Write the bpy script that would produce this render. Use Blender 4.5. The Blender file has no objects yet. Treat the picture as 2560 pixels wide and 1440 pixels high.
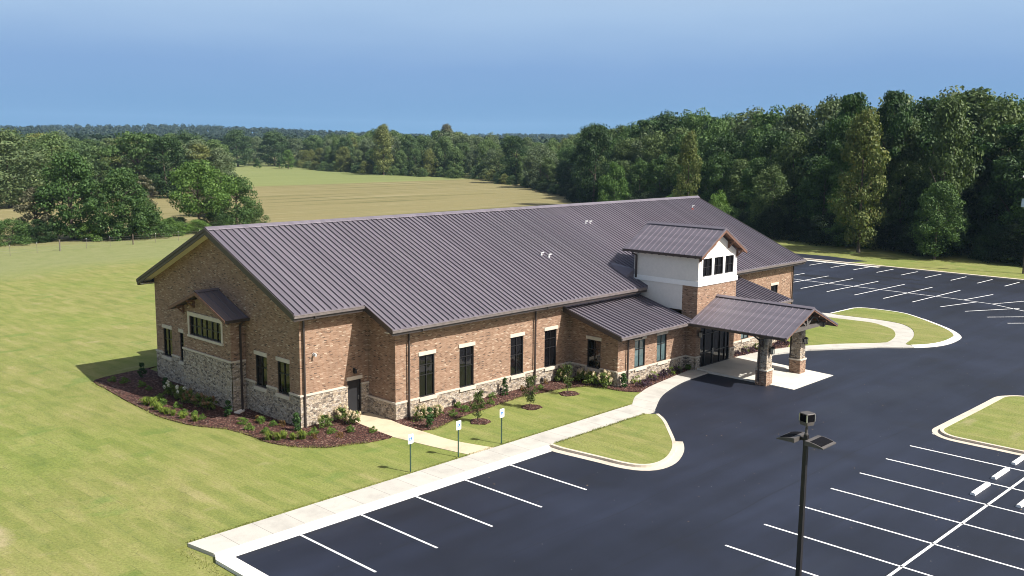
import bpy, bmesh, math, random
import numpy as np
from mathutils import Vector, Matrix
SC = bpy.context.scene
COL = SC.collection
rad = math.radians
# ------------------------------------------------------------------ camera
CAM_P = Vector((-29.49992693, -44.13784752, 15.8859969))
CR = Vector((0.69294478, -0.72093584, 0.00889037))
CU = Vector((0.10256223, 0.11077053, 0.98853977))
CF = Vector((0.71365854, 0.68409166, -0.15069865))
FPX = 2451.166
cd = bpy.data.cameras.new('camera'); cam = bpy.data.objects.new('camera', cd); COL.objects.link(cam)
cam.matrix_world = Matrix(((CR.x, CU.x, -CF.x, CAM_P.x), (CR.y, CU.y, -CF.y, CAM_P.y), (CR.z, CU.z, -CF.z, CAM_P.z), (0, 0, 0, 1)))
cd.sensor_width = 36; cd.lens = 36 * FPX / 2560; cd.clip_start = .5; cd.clip_end = 20000
SC.camera = cam
# ------------------------------------------------------------------ sun, sky, exposure
SUN = Vector((0.29, -1.0, 1.06)).normalized()
ld = bpy.data.lights.new('sun', 'SUN'); lo = bpy.data.objects.new('sun', ld); COL.objects.link(lo)
ld.energy = 4.9; ld.angle = rad(.5); ld.color = (1, .965, .905)
lo.rotation_euler = (-SUN).to_track_quat('-Z', 'Y').to_euler(); lo.location = (20, -60, 60)
W = bpy.data.worlds.new('World'); SC.world = W; W.use_nodes = True
nt = W.node_tree; nt.nodes.clear(); N = nt.nodes.new; LK = nt.links.new
sky = N('ShaderNodeTexSky'); sky.sky_type = 'NISHITA'; sky.sun_disc = False
sky.sun_elevation = math.asin(SUN.z); sky.sun_rotation = math.atan2(SUN.x, SUN.y)
sky.air_density = 1.2; sky.dust_density = 2.5; sky.ozone_density = 1.5
# a bank of slate blue rain cloud stands along the horizon ahead; the rest of the dome is the clear sky
tc = N('ShaderNodeTexCoord'); sp = N('ShaderNodeSeparateXYZ'); LK(tc.outputs['Generated'], sp.inputs[0])
nz = N('ShaderNodeTexNoise'); mp = N('ShaderNodeMapping'); mp.inputs['Scale'].default_value = (3.2, 3.2, 16)
LK(tc.outputs['Generated'], mp.inputs[0]); LK(mp.outputs[0], nz.inputs['Vector']); nz.inputs['Scale'].default_value = 1.4; nz.inputs['Detail'].default_value = 5
ad = N('ShaderNodeMath'); ad.operation = 'MULTIPLY_ADD'; ad.inputs[1].default_value = .034; LK(nz.outputs['Fac'], ad.inputs[0]); LK(sp.outputs['Z'], ad.inputs[2])
cr = N('ShaderNodeValToRGB'); LK(ad.outputs[0], cr.inputs[0])
SKYK = 1.0
def el(e, p, c): e.position = p; e.color = (*c, 1)
E_ = cr.color_ramp.elements
el(E_[0], .018, (1.01, 2.21, 3.77)); el(E_[1], .085, (1.49, 2.54, 4.32))
el(cr.color_ramp.elements.new(.14), .14, (2.43, 3.49, 5)); el(cr.color_ramp.elements.new(.185), .185, (2.89, 3.81, 5.08))
mr = N('ShaderNodeMapRange'); mr.inputs['From Min'].default_value = .16; mr.inputs['From Max'].default_value = .42; LK(sp.outputs['Z'], mr.inputs['Value'])
mx = N('ShaderNodeMix'); mx.data_type = 'RGBA'; LK(mr.outputs[0], mx.inputs['Factor']); LK(cr.outputs[0], mx.inputs['A']); tn = N('ShaderNodeMix'); tn.data_type = 'RGBA'; tn.blend_type = 'MULTIPLY'; tn.inputs['Factor'].default_value = 1; tn.inputs['B'].default_value = (1.22, 1.05, .90, 1); LK(sky.outputs[0], tn.inputs['A']); LK(tn.outputs['Result'], mx.inputs['B'])
bg = N('ShaderNodeBackground'); bg.inputs['Strength'].default_value = .088; LK(mx.outputs['Result'], bg.inputs[0])
LK(bg.outputs[0], N('ShaderNodeOutputWorld').inputs[0])
SC.view_settings.view_transform = 'Standard'; SC.view_settings.look = 'None'; SC.view_settings.exposure = .84; SC.view_settings.gamma = 1
SC.cycles.max_bounces = 5; SC.cycles.diffuse_bounces = 2; SC.cycles.glossy_bounces = 2; SC.cycles.transmission_bounces = 3; SC.cycles.transparent_max_bounces = 4
SC.cycles.volume_bounces = 0
SC.cycles.use_denoising = True; SC.cycles.filter_width = 1.0

# ------------------------------------------------------------------ material helpers
class M_:
    def __init__(s, name, rough=.8, metal=0, spec=.5):
        s.m = bpy.data.materials.new(name); s.m.use_nodes = True; s.t = s.m.node_tree
        s.p = s.t.nodes['Principled BSDF']; s.p.inputs['Roughness'].default_value = rough; s.p.inputs['Metallic'].default_value = metal
        s.p.inputs['Specular IOR Level'].default_value = spec
    def n(s, ty, **kw):
        x = s.t.nodes.new('ShaderNode' + ty)
        for k, v in kw.items(): setattr(x, k, v)
        return x
    def l(s, a, b): s.t.links.new(a, b)
    def col(s, c):
        if isinstance(c, tuple): s.p.inputs['Base Color'].default_value = (*c, 1)
        else: s.l(c, s.p.inputs['Base Color'])
        return s.m
    def pos(s): return s.n('NewGeometry').outputs['Position']
    def mapping(s, vec, scale=(1, 1, 1), rot=(0, 0, 0)):
        m = s.n('Mapping'); m.inputs['Scale'].default_value = scale; m.inputs['Rotation'].default_value = rot; s.l(vec, m.inputs[0]); return m.outputs[0]
    def noise(s, vec, scale, detail=3, rough=.55):
        x = s.n('TexNoise'); x.inputs['Scale'].default_value = scale; x.inputs['Detail'].default_value = detail; x.inputs['Roughness'].default_value = rough
        s.l(vec, x.inputs['Vector']); return x.outputs['Fac']
    def ramp(s, fac, stops, interp='LINEAR'):
        r = s.n('ValToRGB'); r.color_ramp.interpolation = interp; e = r.color_ramp.elements
        while len(e) < len(stops): e.new(.5)
        for i, (p, c) in enumerate(stops): e[i].position = p; e[i].color = (*c, 1) if isinstance(c, tuple) else (c, c, c, 1)
        s.l(fac, r.inputs[0]); return r.outputs[0]
    def mix(s, f, a, b, blend='MIX'):
        x = s.n('Mix', data_type='RGBA', blend_type=blend)
        for v, k in ((f, 'Factor'), (a, 'A'), (b, 'B')):
            if isinstance(v, (int, float)): x.inputs[k].default_value = v
            elif isinstance(v, tuple): x.inputs[k].default_value = (*v, 1)
            else: s.l(v, x.inputs[k])
        return x.outputs['Result']
    def math(s, op, a, b=0.0, c=0.0, clamp=False):
        x = s.n('Math', operation=op); x.use_clamp = clamp
        for i, v in enumerate((a, b, c)):
            if isinstance(v, (int, float)): x.inputs[i].default_value = v
            else: s.l(v, x.inputs[i])
        return x.outputs[0]
    def sep(s, v): x = s.n('SeparateXYZ'); s.l(v, x.inputs[0]); return x.outputs
    def comb(s, a, b, c=0.0):
        x = s.n('CombineXYZ')
        for i, v in enumerate((a, b, c)):
            if isinstance(v, (int, float)): x.inputs[i].default_value = v
            else: s.l(v, x.inputs[i])
        return x.outputs[0]
    def bump(s, h, strength=.5, dist=.02):
        b = s.n('Bump'); b.inputs['Strength'].default_value = strength; b.inputs['Distance'].default_value = dist
        s.l(h, b.inputs['Height']); s.l(b.outputs[0], s.p.inputs['Normal'])
def plain(name, c, rough=.7, metal=0, var=.25, sc=3., spec=.5):
    q = M_(name, rough, metal, spec); f = q.noise(q.pos(), sc, 4)
    return q.col(q.ramp(f, [(.25, tuple(x * (1 - var) for x in c)), (.75, tuple(min(1, x * (1 + var)) for x in c))]))

def mat_brick():
    q = M_('brick', .85); x, y, z = q.sep(q.pos())
    v = q.comb(q.math('ADD', x, y), z)
    b = q.n('TexBrick'); q.l(v, b.inputs['Vector']); b.offset = .5
    for k, val in (('Color1', (0, 0, 0, 1)), ('Color2', (1, 1, 1, 1)), ('Mortar', (.5, .5, .5, 1)), ('Scale', 1.), ('Mortar Size', .006), ('Brick Width', .20), ('Row Height', .060), ('Bias', 0.)): b.inputs[k].default_value = val
    c = q.ramp(b.outputs['Color'], [(0, (.055, .033, .024)), (.05, (.110, .060, .037)), (.14, (.185, .099, .058)), (.45, (.222, .128, .080)), (.75, (.250, .152, .099)), (.93, (.295, .190, .127)), (.97, (.36, .27, .195)), (1, (.42, .33, .245))])
    big = q.noise(v, 1.1, 3); c = q.mix(.6, c, q.ramp(big, [(.3, .78), (.7, 1.15)]), 'MULTIPLY')
    c = q.mix(b.outputs['Fac'], c, (.265, .195, .140))
    q.bump(b.outputs['Fac'], -.4, .01); return q.col(c)
def mat_stone():
    q = M_('stone', .9); x, y, z = q.sep(q.pos())
    v = q.comb(q.math('ADD', x, y), q.math('MULTIPLY', z, 1.8)); nv = q.n('TexNoise'); q.l(v, nv.inputs['Vector']); nv.inputs['Scale'].default_value = 2.5
    v = q.mix(.09, v, nv.outputs['Color'])
    a = q.n('TexVoronoi', feature='F1'); q.l(v, a.inputs['Vector']); a.inputs['Scale'].default_value = 6.6
    e = q.n('TexVoronoi', feature='DISTANCE_TO_EDGE'); q.l(v, e.inputs['Vector']); e.inputs['Scale'].default_value = 6.6
    r = q.sep(a.outputs['Color'])[0]
    c = q.ramp(r, [(0, (.085, .07, .06)), (.15, (.20, .16, .125)), (.35, (.36, .29, .21)), (.55, (.45, .37, .275)), (.7, (.33, .29, .255)), (.85, (.45, .385, .30)), (1, (.54, .475, .39))])
    c = q.mix(.5, c, q.ramp(q.noise(v, 14, 4), [(.3, .7), (.7, 1.2)]), 'MULTIPLY')
    m = q.ramp(e.outputs['Distance'], [(.02, 0.), (.07, 1.)]); c = q.mix(m, (.20, .165, .13), c)
    q.bump(m, .8, .03); return q.col(c)
def mat_concrete(name, c, joint=0, dirt=.22):
    q = M_(name, .9); p = q.pos()
    f = q.noise(p, .9, 5, .65); f2 = q.noise(p, 22, 3)
    k = q.ramp(f, [(.25, tuple(v * (1 - dirt) for v in c)), (.5, c), (.8, tuple(min(.9, v * 1.09) for v in c))])
    k = q.mix(.25, k, q.ramp(f2, [(.3, .75), (.7, 1.15)]), 'MULTIPLY')
    if joint:
        x, y, z = q.sep(p); fr = q.math('FRACT', q.math('DIVIDE', q.math('ADD', x, 100.3), joint))
        ln = q.math('LESS_THAN', fr, .028 / joint); k = q.mix(q.math('MULTIPLY', ln, .6), k, (.10, .09, .08))
        wn = q.n('TexWhiteNoise', noise_dimensions='1D'); q.l(q.math('FLOOR', q.math('DIVIDE', q.math('ADD', x, 100.3), joint)), wn.inputs['W'])
        k = q.mix(1., k, q.ramp(wn.outputs['Value'], [(0, .955), (1, 1.03)]), 'MULTIPLY')
    return q.col(k)
def mat_asphalt():
    q = M_('asphalt', .6, 0, .42); p = q.pos()
    f = q.noise(p, .11, 5, .6); g = q.noise(p, 34, 2, .7)
    st = q.noise(q.mapping(p, (.05, .9, 1), (0, 0, rad(4))), 1., 4)
    c = q.ramp(f, [(.36, (.0054, .0078, .0165)), (.5, (.0082, .0115, .0238)), (.64, (.0122, .0166, .0325))])
    c = q.mix(.5, c, q.ramp(g, [(.3, .6), (.72, 1.4)]), 'MULTIPLY')
    c = q.mix(.8, c, q.ramp(st, [(.3, .70), (.7, 1.28)]), 'MULTIPLY')
    x, y, z = q.sep(p); wn = q.n('TexWhiteNoise', noise_dimensions='1D'); ln_ = q.math('DIVIDE', q.math('ADD', y, q.math('MULTIPLY', q.noise(q.mapping(p, (.05, .05, 1)), 1, 2), 2.)), 3.7)
    q.l(q.math('FLOOR', ln_), wn.inputs['W']); c = q.mix(1., c, q.ramp(wn.outputs['Value'], [(0, .86), (1, 1.12)]), 'MULTIPLY')
    c = q.mix(q.math('MULTIPLY', q.math('LESS_THAN', q.math('FRACT', ln_), .014), .6), c, (.004, .005, .007))
    blot = q.ramp(q.noise(q.mapping(p, (.22, .16, 1)), 1., 4, .6), [(.60, 0.), (.70, .35)]); c = q.mix(blot, c, (.006, .0065, .009))
    dust = q.ramp(q.noise(q.mapping(p, (.07, .12, 1), (0, 0, rad(40))), 1., 4, .6), [(.55, 0.), (.75, .4)]); c = q.mix(dust, c, (.022, .028, .042))
    # rain damp and dried tyre dust patches, stains of their own shape
    x, y, z = q.sep(p); far = q.ramp(q.math('MULTIPLY', x, .01), [(.66, 0.), (.76, 1.)])
    wet = q.ramp(q.noise(q.mapping(p, (.34, .07, 1)), 1., 4), [(.55, 0.), (.60, 1.)])
    c = q.mix(q.math('MULTIPLY', q.math('MULTIPLY', wet, far), .85), c, (.0035, .004, .006))
    spec = q.n('TexVoronoi'); q.l(p, spec.inputs['Vector']); spec.inputs['Scale'].default_value = 1.3
    c = q.mix(q.math('LESS_THAN', spec.outputs['Distance'], .035), c, (.16, .15, .14))
    q.bump(g, .35, .006); return q.col(c)
def mat_ground():
    q = M_('grass', .95, 0, .15); p = q.pos(); x, y, z = q.sep(p)
    w = q.math('MULTIPLY_ADD', q.noise(q.mapping(p, (.02, .02, 0)), 1, 3), 26., -13.)
    yy = q.math('ADD', y, w)
    fine = q.noise(p, 9, 4, .7); mid = q.noise(p, .55, 5, .65); big = q.noise(p, .07, 4, .6)
    streak = q.noise(q.mapping(p, (1.3, .25, 1), (0, 0, rad(6))), 1., 4, .65)
    # mown lawn: yellow green with straw and greener clumps
    lawn = q.ramp(mid, [(.22, (.105, .128, .032)), (.40, (.150, .168, .046)), (.55, (.185, .190, .060)), (.70, (.215, .200, .080)), (.84, (.245, .205, .110))])
    lawn = q.mix(.6, lawn, q.ramp(streak, [(.28, (.100, .125, .034)), (.46, (.160, .172, .048)), (.58, (.195, .190, .066)), (.74, (.265, .225, .118))]))
    lawn = q.mix(q.ramp(big, [(.44, 0.), (.60, .55)]), lawn, q.mix(1., lawn, (.78, .98, .62), 'MULTIPLY'))
    patch = q.noise(q.mapping(p, (.5, .9, 1), (0, 0, rad(20))), .55, 3, .5)
    lawn = q.mix(q.ramp(patch, [(.60, 0.), (.70, .6)]), lawn, (.095, .150, .030))
    lawn = q.mix(q.ramp(patch, [(.24, .55), (.34, 0.)]), lawn, (.275, .235, .14))
    sod = q.n('TexBrick'); q.l(q.comb(y, x), sod.inputs['Vector'])
    for k, val in (('Color1', (0, 0, 0, 1)), ('Color2', (1, 1, 1, 1)), ('Mortar', (.5, .5, .5, 1)), ('Scale', 1.), ('Mortar Size', .022), ('Brick Width', 2.3), ('Row Height', .62), ('Mortar Smooth', .6)): sod.inputs[k].default_value = val
    lawn = q.mix(.9, lawn, q.ramp(sod.outputs['Color'], [(0, (.86, .90, .80)), (.5, (1., 1., 1.)), (1, (1.12, 1.06, 1.22))]), 'MULTIPLY')
    lawn = q.mix(q.math('MULTIPLY', sod.outputs['Fac'], q.ramp(q.noise(p, .8, 3), [(.48, 0.), (.66, .55)])), lawn, (.070, .078, .032))
    lawn = q.mix(1., lawn, (1., 1.02, .92), 'MULTIPLY'); lawn = q.mix(.08, lawn, (.20, .19, .13))
    vd = q.n('VectorMath', operation='DISTANCE'); q.l(q.mapping(p, (1, .45, 0)), vd.inputs[0]); vd.inputs[1].default_value = (-17.3, -1.3, 0)
    bare = q.math('ADD', vd.outputs['Value'], q.math('MULTIPLY', q.noise(p, 1.1, 4), 1.6)); lawn = q.mix(q.ramp(q.math('MULTIPLY', bare, .25), [(.30, .85), (.50, 0.)]), lawn, (.33, .27, .17))
    past = q.ramp(mid, [(.25, (.135, .160, .058)), (.6, (.175, .188, .080)), (.85, (.215, .20, .11))])
    wv = q.noise(q.mapping(p, (.012, .23, 0), (0, 0, rad(-24))), 1., 5, .6)
    hay = q.ramp(wv, [(.34, (.105, .100, .042)), (.42, (.145, .134, .056)), (.48, (.196, .168, .080)), (.54, (.165, .150, .066)), (.60, (.208, .180, .090)), (.70, (.235, .210, .116))])
    hay = q.mix(.3, hay, q.ramp(mid, [(.3, .8), (.7, 1.15)]), 'MULTIPLY')
    grn = q.ramp(wv, [(.3, (.125, .152, .050)), (.7, (.178, .195, .075))])
    c = q.mix(q.ramp(q.math('MULTIPLY', yy, .005), [(.35, 0.), (.40, 1.)]), lawn, past)      # y 70..80
    c = q.mix(q.ramp(q.math('MULTIPLY', yy, .005), [(.49, 0.), (.54, 1.)]), c, hay)          # y 98..108
    y2 = q.math('ADD', y, q.math('MULTIPLY', w, .35))
    c = q.mix(q.ramp(q.math('MULTIPLY', y2, .002), [(.466, 0.), (.474, 1.)]), c, grn)        # y 233..237
    # grass verge east of the car park stays lawn
    c = q.mix(q.ramp(q.math('SUBTRACT', q.math('MULTIPLY', x, .005), q.math('MULTIPLY', y, .006)), [(.22, 0.), (.30, 1.)]), c, lawn)
    c = q.mix(.75, c, q.ramp(fine, [(.25, .55), (.5, 1.), (.78, 1.35)]), 'MULTIPLY')
    q.bump(fine, .6, .05); return q.col(c)
def mat_mulch():
    q = M_('mulch', .95, 0, .2); p = q.pos()
    v = q.n('TexVoronoi', feature='F1'); q.l(q.mapping(p, (1, 1.4, 1)), v.inputs['Vector']); v.inputs['Scale'].default_value = 13
    r = q.sep(v.outputs['Color'])[0]
    c = q.ramp(r, [(0, (.012, .007, .006)), (.4, (.042, .019, .015)), (.75, (.098, .040, .031)), (.93, (.15, .088, .068)), (1, (.28, .21, .17))])
    c = q.mix(.5, c, q.ramp(q.noise(p, 1.2, 4), [(.3, .6), (.7, 1.35)]), 'MULTIPLY')
    q.bump(v.outputs['Distance'], 1., .05); return q.col(c)
def mat_roof():
    q = M_('roof_metal', .52, .62, .5); p = q.pos()
    f = q.noise(q.mapping(p, (1.6, .12, .12)), 1., 5); x, y, z = q.sep(p); wn = q.n('TexWhiteNoise', noise_dimensions='1D'); q.l(q.math('FLOOR', q.math('DIVIDE', x, .4)), wn.inputs['W'])
    f = q.math('ADD', q.math('MULTIPLY', f, .6), q.math('MULTIPLY', wn.outputs['Value'], .4))
    return q.col(q.ramp(f, [(.3, (.182, .164, .190)), (.7, (.224, .202, .231))]))
def mat_leaf(name, a, b, accent=None, trans=.25):
    q = M_(name, .62, 0, .25); t = q.t
    g = q.n('NewGeometry'); oi = q.n('ObjectInfo')
    f = q.math('ADD', q.math('MULTIPLY', g.outputs['Random Per Island'], .7), q.math('MULTIPLY', oi.outputs['Random'], .3))
    st = [(.1, a), (.8, b)]
    if accent: st.append((.97, accent))
    c = q.ramp(f, st)
    big = q.noise(g.outputs['Position'], .35, 2)
    c = q.mix(.6, c, q.ramp(big, [(.3, .68), (.7, 1.3)]), 'MULTIPLY')
    q.col(c)
    tr = q.n('BsdfTranslucent'); q.l(q.mix(1., c, (1., 1.05, .5), 'MULTIPLY'), tr.inputs[0])
    ms = q.n('MixShader'); ms.inputs[0].default_value = trans; q.l(q.p.outputs[0], ms.inputs[1]); q.l(tr.outputs[0], ms.inputs[2])
    q.l(ms.outputs[0], t.nodes['Material Output'].inputs[0]); return q.m
def mat_glass(name, c):
    q = M_(name, .03, 0, .5); f = q.noise(q.pos(), 1.2, 2); q.col(q.ramp(f, [(.3, tuple(v * .5 for v in c)), (.7, c)])); q.bump(q.noise(q.pos(), 1.7, 1), .35, .03); return q.m
BRICK, STONE = mat_brick(), mat_stone()
LIME = plain('limestone', (.50, .44, .36), .85, var=.12, sc=2)
ROOF = mat_roof()
DARK = plain('bronze_trim', (.050, .040, .037), .45, .2)
DARKB = plain('black_frame', (.014, .013, .014), .4, 0, .15)
SOFFIT = plain('soffit', (.74, .65, .49), .8, var=.06)
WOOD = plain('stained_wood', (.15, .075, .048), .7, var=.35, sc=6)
STUCCO = plain('stucco', (.66, .62, .575), .92, var=.05, sc=5)
WHITE = plain('white_trim', (.78, .77, .75), .7, var=.03)
def mat_paint():
    q = M_('road_paint', .8); p = q.pos(); f = q.math('ADD', q.math('MULTIPLY', q.noise(p, 16, 4, .7), .6), q.math('MULTIPLY', q.noise(p, .7, 3), .5))
    return q.col(q.ramp(f, [(.36, (.20, .20, .21)), (.46, (.60, .60, .59)), (.56, (.76, .76, .75))]))
PAINT = mat_paint()
GLASS = mat_glass('dark_glass', (.006, .006, .007)); GLASS2 = mat_glass('reflection_tinted_glass', (.10, .15, .155))  # second glass: pale blue-green reflection put into the base colour
DOORM = plain('door_paint', (.011, .011, .013), .6)
STEEL = plain('steel', (.45, .45, .45), .35, .8)
PVC = plain('vent_pipe', (.55, .55, .55), .5, var=.05)
REDM = plain('red_collar', (.45, .10, .08), .6)
CONC = mat_concrete('pavement', (.40, .385, .345), 1.52)
CONC2 = mat_concrete('kerb_concrete', (.66, .64, .59), 0, .10)
TANC = mat_concrete('tan_path', (.48, .40, .28), 0, .25)
GUTC = mat_concrete('old_kerb', (.48, .42, .34), 0, .28)
SLABC = mat_concrete('slab', (.52, .50, .44), 0, .2)
ASPH, GRASS, MULCH = mat_asphalt(), mat_ground(), mat_mulch()
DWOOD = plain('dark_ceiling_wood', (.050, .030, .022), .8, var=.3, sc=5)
BARK = plain('bark', (.085, .065, .05), .95, var=.4, sc=4)
GREENP = plain('green_post', (.015, .045, .03), .5)
SIGNW = plain('sign_white', (.80, .82, .84), .5, var=.02); SIGNB = plain('sign_blue', (.02, .14, .42), .5, var=.05)
POLEM = plain('pole_bronze', (.010, .009, .010), .5, 0); HEADM = plain('lamp_housing', (.075, .068, .064), .6, .1); PANELM = plain('lamp_panel', (.005, .005, .007), .9, 0, .2, 3., .1)
LAMPG = plain('lantern_glass', (.35, .34, .30), .2)

# ------------------------------------------------------------------ mesh helpers
def tag(o, label=None, cat=None, group=None, kind=None):
    for k, v in (('label', label), ('category', cat), ('group', group), ('kind', kind)):
        if v: o[k] = v
    return o
def empty(name, loc, label, cat, group=None):
    o = bpy.data.objects.new(name, None); COL.objects.link(o); o.location = loc; o.empty_display_size = .2
    return tag(o, label, cat, group)
def link(name, me, parent=None, mats=()):
    o = bpy.data.objects.new(name, me); COL.objects.link(o)
    for m in mats: me.materials.append(m)
    if parent:
        o.parent = parent
        if parent.type == 'EMPTY' and getattr(parent, 'location', None) is not None and parent.get('abs', 0): o.matrix_parent_inverse = Matrix.Translation(-Vector(parent.location))
    return o
class MB:
    def __init__(s, off=(0, 0, 0)): s.v = []; s.f = []; s.o = off
    def add(s, vs, fs):
        k = len(s.v); s.v += [(a[0] - s.o[0], a[1] - s.o[1], a[2] - s.o[2]) for a in vs]; s.f += [tuple(i + k for i in f) for f in fs]; return s
    def box(s, x0, x1, y0, y1, z0, z1):
        return s.hexa([(x0, y0, z0), (x1, y0, z0), (x1, y1, z0), (x0, y1, z0)], [(x0, y0, z1), (x1, y0, z1), (x1, y1, z1), (x0, y1, z1)])
    def hexa(s, b, t):
        n = len(b); return s.add(list(b) + list(t), [tuple(range(n))[::-1], tuple(range(n, 2 * n))] + [(i, (i + 1) % n, n + (i + 1) % n, n + i) for i in range(n)])
    def slab(s, pts, z0, z1): return s.hexa([(x, y, z0) for x, y in pts], [(x, y, z1) for x, y in pts])
    def quad(s, *p): return s.add(p, [tuple(range(len(p)))])
    def bar(s, a, b, w, h=None, up=(0, 0, 1)):
        a, b = Vector(a), Vector(b); d = (b - a).normalized(); h = h or w; u = Vector(up)
        if abs(d.dot(u)) > .98: u = Vector((1, 0, 0))
        r = d.cross(u).normalized() * w / 2; u = r.cross(d).normalized() * h / 2
        return s.hexa([a - r - u, a + r - u, a + r + u, a - r + u], [b - r - u, b + r - u, b + r + u, b - r + u])
    def tube(s, pts, rads, n=8):
        rings = []
        for i, p in enumerate(pts):
            p = Vector(p); d = (Vector(pts[min(i + 1, len(pts) - 1)]) - Vector(pts[max(i - 1, 0)])).normalized()
            u = Vector((0, 0, 1)) if abs(d.z) < .9 else Vector((1, 0, 0)); r = d.cross(u).normalized(); u = r.cross(d)
            rings.append([p + (r * math.cos(t) + u * math.sin(t)) * rads[i] for t in [2 * math.pi * k / n for k in range(n)]])
        vs = [v for r in rings for v in r]
        fs = [(i * n + k, i * n + (k + 1) % n, (i + 1) * n + (k + 1) % n, (i + 1) * n + k) for i in range(len(pts) - 1) for k in range(n)]
        fs += [tuple(range(n))[::-1], tuple(range((len(pts) - 1) * n, len(pts) * n))]
        return s.add(vs, fs)
    def build(s, name, mat, parent=None, bevel=0):
        me = bpy.data.meshes.new(name); me.from_pydata([tuple(v) for v in s.v], [], s.f)
        bm = bmesh.new(); bm.from_mesh(me)
        big = [f for f in bm.faces if len(f.verts) > 4]
        bmesh.ops.recalc_face_normals(bm, faces=bm.faces)
        if big: bmesh.ops.triangulate(bm, faces=big, ngon_method='EAR_CLIP')
        if bevel: bmesh.ops.bevel(bm, geom=list(bm.edges), offset=bevel, segments=2, affect='EDGES', clamp_overlap=True)
        bm.to_mesh(me); bm.free()
        return link(name, me, parent, (mat,))
def smooth(pts, n=5, closed=False):
    P = [Vector(p).to_2d() for p in pts]; out = []; L = len(P)
    for i in range(L if closed else L - 1):
        g = (lambda k: P[k % L]) if closed else (lambda k: P[max(0, min(L - 1, k))])
        a, b, c, d = g(i - 1), g(i), g(i + 1), g(i + 2)
        for k in range(n):
            t = k / n
            out.append(tuple(.5 * ((2 * b) + (c - a) * t + (2 * a - 5 * b + 4 * c - d) * t * t + (3 * b - a - 3 * c + d) * t ** 3)))
    if not closed: out.append(tuple(P[-1]))
    return out
def offset(pts, d):
    out = []
    for i, p in enumerate(pts):
        a = Vector(pts[max(i - 1, 0)]); b = Vector(pts[min(i + 1, len(pts) - 1)]); t = (b - a).normalized()
        out.append((p[0] + t.y * d, p[1] - t.x * d))
    return out
def sweep(pts, d0, d1, z0, z1, mb=None):
    mb = mb or MB(); a, b = offset(pts, d0), offset(pts, d1); k = len(mb.v)
    for p, q in zip(a, b): mb.v += [(p[0], p[1], z0), (p[0], p[1], z1), (q[0], q[1], z1), (q[0], q[1], z0)]
    for i in range(len(pts) - 1):
        o = k + i * 4
        mb.f += [(o + j, o + (j + 1) % 4, o + 4 + (j + 1) % 4, o + 4 + j) for j in range(4)]
    mb.f += [(k, k + 1, k + 2, k + 3), tuple(k + 4 * (len(pts) - 1) + j for j in (3, 2, 1, 0))]
    return mb
def struct(name, mb, mat): return tag(mb.build(name, mat), kind='structure')

# ------------------------------------------------------------------ SETTING: ground, car park, paths
gm = MB(); R0 = 9000
gm.quad((-R0, -R0, -.02), (R0, -R0, -.02), (R0, R0, -.02), (-R0, R0, -.02))
struct('ground', gm, GRASS)
def plateau(name, inner, skirt, mat, z):
    me = MB(); n = len(inner)
    me.add([(x, y, z) for x, y in inner], [tuple(range(n))])
    me.add([(x, y, z) for x, y in inner] + [(x, y, -.03) for x, y in skirt], [(i, (i + 1) % n, n + (i + 1) % n, n + i) for i in range(n)])
    return struct(name, me, mat)
path_back = [(16.9, -9.73)] + smooth([(17.37, -9.45), (18.48, -8.78), (19.5, -8.42), (20.88, -7.98), (22.38, -7.7), (23.82, -7.5), (25.18, -7.3), (26.66, -7.12), (28.0, -6.95)], 3)
lin = [(-11.6, -9.86)] + path_back + [(28, 4), (52.4, 4), (52.4, 24), (-8, 24), (-8, -2)]
lsk = [(-13.0, -9.86)] + path_back + [(28, 4), (52.4, 4), (55, 33), (-22, 36), (-20, -2)]
plateau('lawn', lin, lsk, GRASS, .1)
AS = [(-11.2, -12.0), (7.3, -12.0), (12, -10.4), (17.5, -10.4), (24, -7.7), (45, -7.7), (52, -3.2), (52, 24), (93.5, 24), (93.5, -64), (-11.2, -64)]
lot = struct('parking_lot', MB().slab(AS, -.1, .0), ASPH)
dk = struct('asphalt_apron', MB().slab([(94.1, 24), (94.1, 14), (98, 12), (99.5, 18), (99, 26)], -.05, .02), ASPH)
def stripe(a, b, w=.105):
    a, b = Vector(a), Vector(b); d = (b - a).normalized(); n = Vector((d.y, -d.x)) * w / 2; mb = MB()
    mb.slab([tuple(a - n), tuple(b - n), tuple(b + n), tuple(a + n)], -.002, .005)
    return mb.build('parking_line', PAINT, lot)
for i in range(5): stripe((-8.2 + 3.048 * i, -12.0), (-8.2 + 3.048 * i, -16.87))
for i in range(0, 8): stripe((3.1 + 3.03 * i, -24.75), (3.05 + 3.03 * i, -36.4))
stripe((-4, -30.45), (24.5, -30.75), .12)
for y, x0, x1 in ((15.35, 88.2, 93.2), (12.33, 88.1, 93.2), (9.32, 88, 93.2), (6.28, 87.9, 92.6), (3.2, 87.8, 92.5), (.27, 87.7, 92.3), (-2.72, 87.6, 92.2), (-5.72, 87.5, 92.1), (-8.7, 87.4, 92.0), (-11.8, 87.3, 92), (-14.8, 87.2, 92), (18.4, 88.3, 93.2)): stripe((x0, y), (x1, y - .15))
for y in (18.4, 15.3, 12.2, 9.1, 6.05, 3.02, -.06, -3.14, -6.13): stripe((68.6, y + .25), (80.4, y - .22))
for a, b in (((67.7, -8.96), (73.66, -10.47)), ((73.92, -9.02), (79.9, -9.88)), ((66.83, -11.6), (72.5, -14.7)), ((73.28, -11.94), (77.57, -13.62)), ((65.09, -14.17), (69.4, -17.9)), ((63.19, -16.53), (66.0, -19.1))): stripe(a, b)
for a, b in (((75.3, 20), (74.0, -7.6)), ((74.0, -7.6), (73.3, -11.9)), ((73.3, -11.9), (69.6, -18.2))): stripe(a, b, .12)

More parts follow.
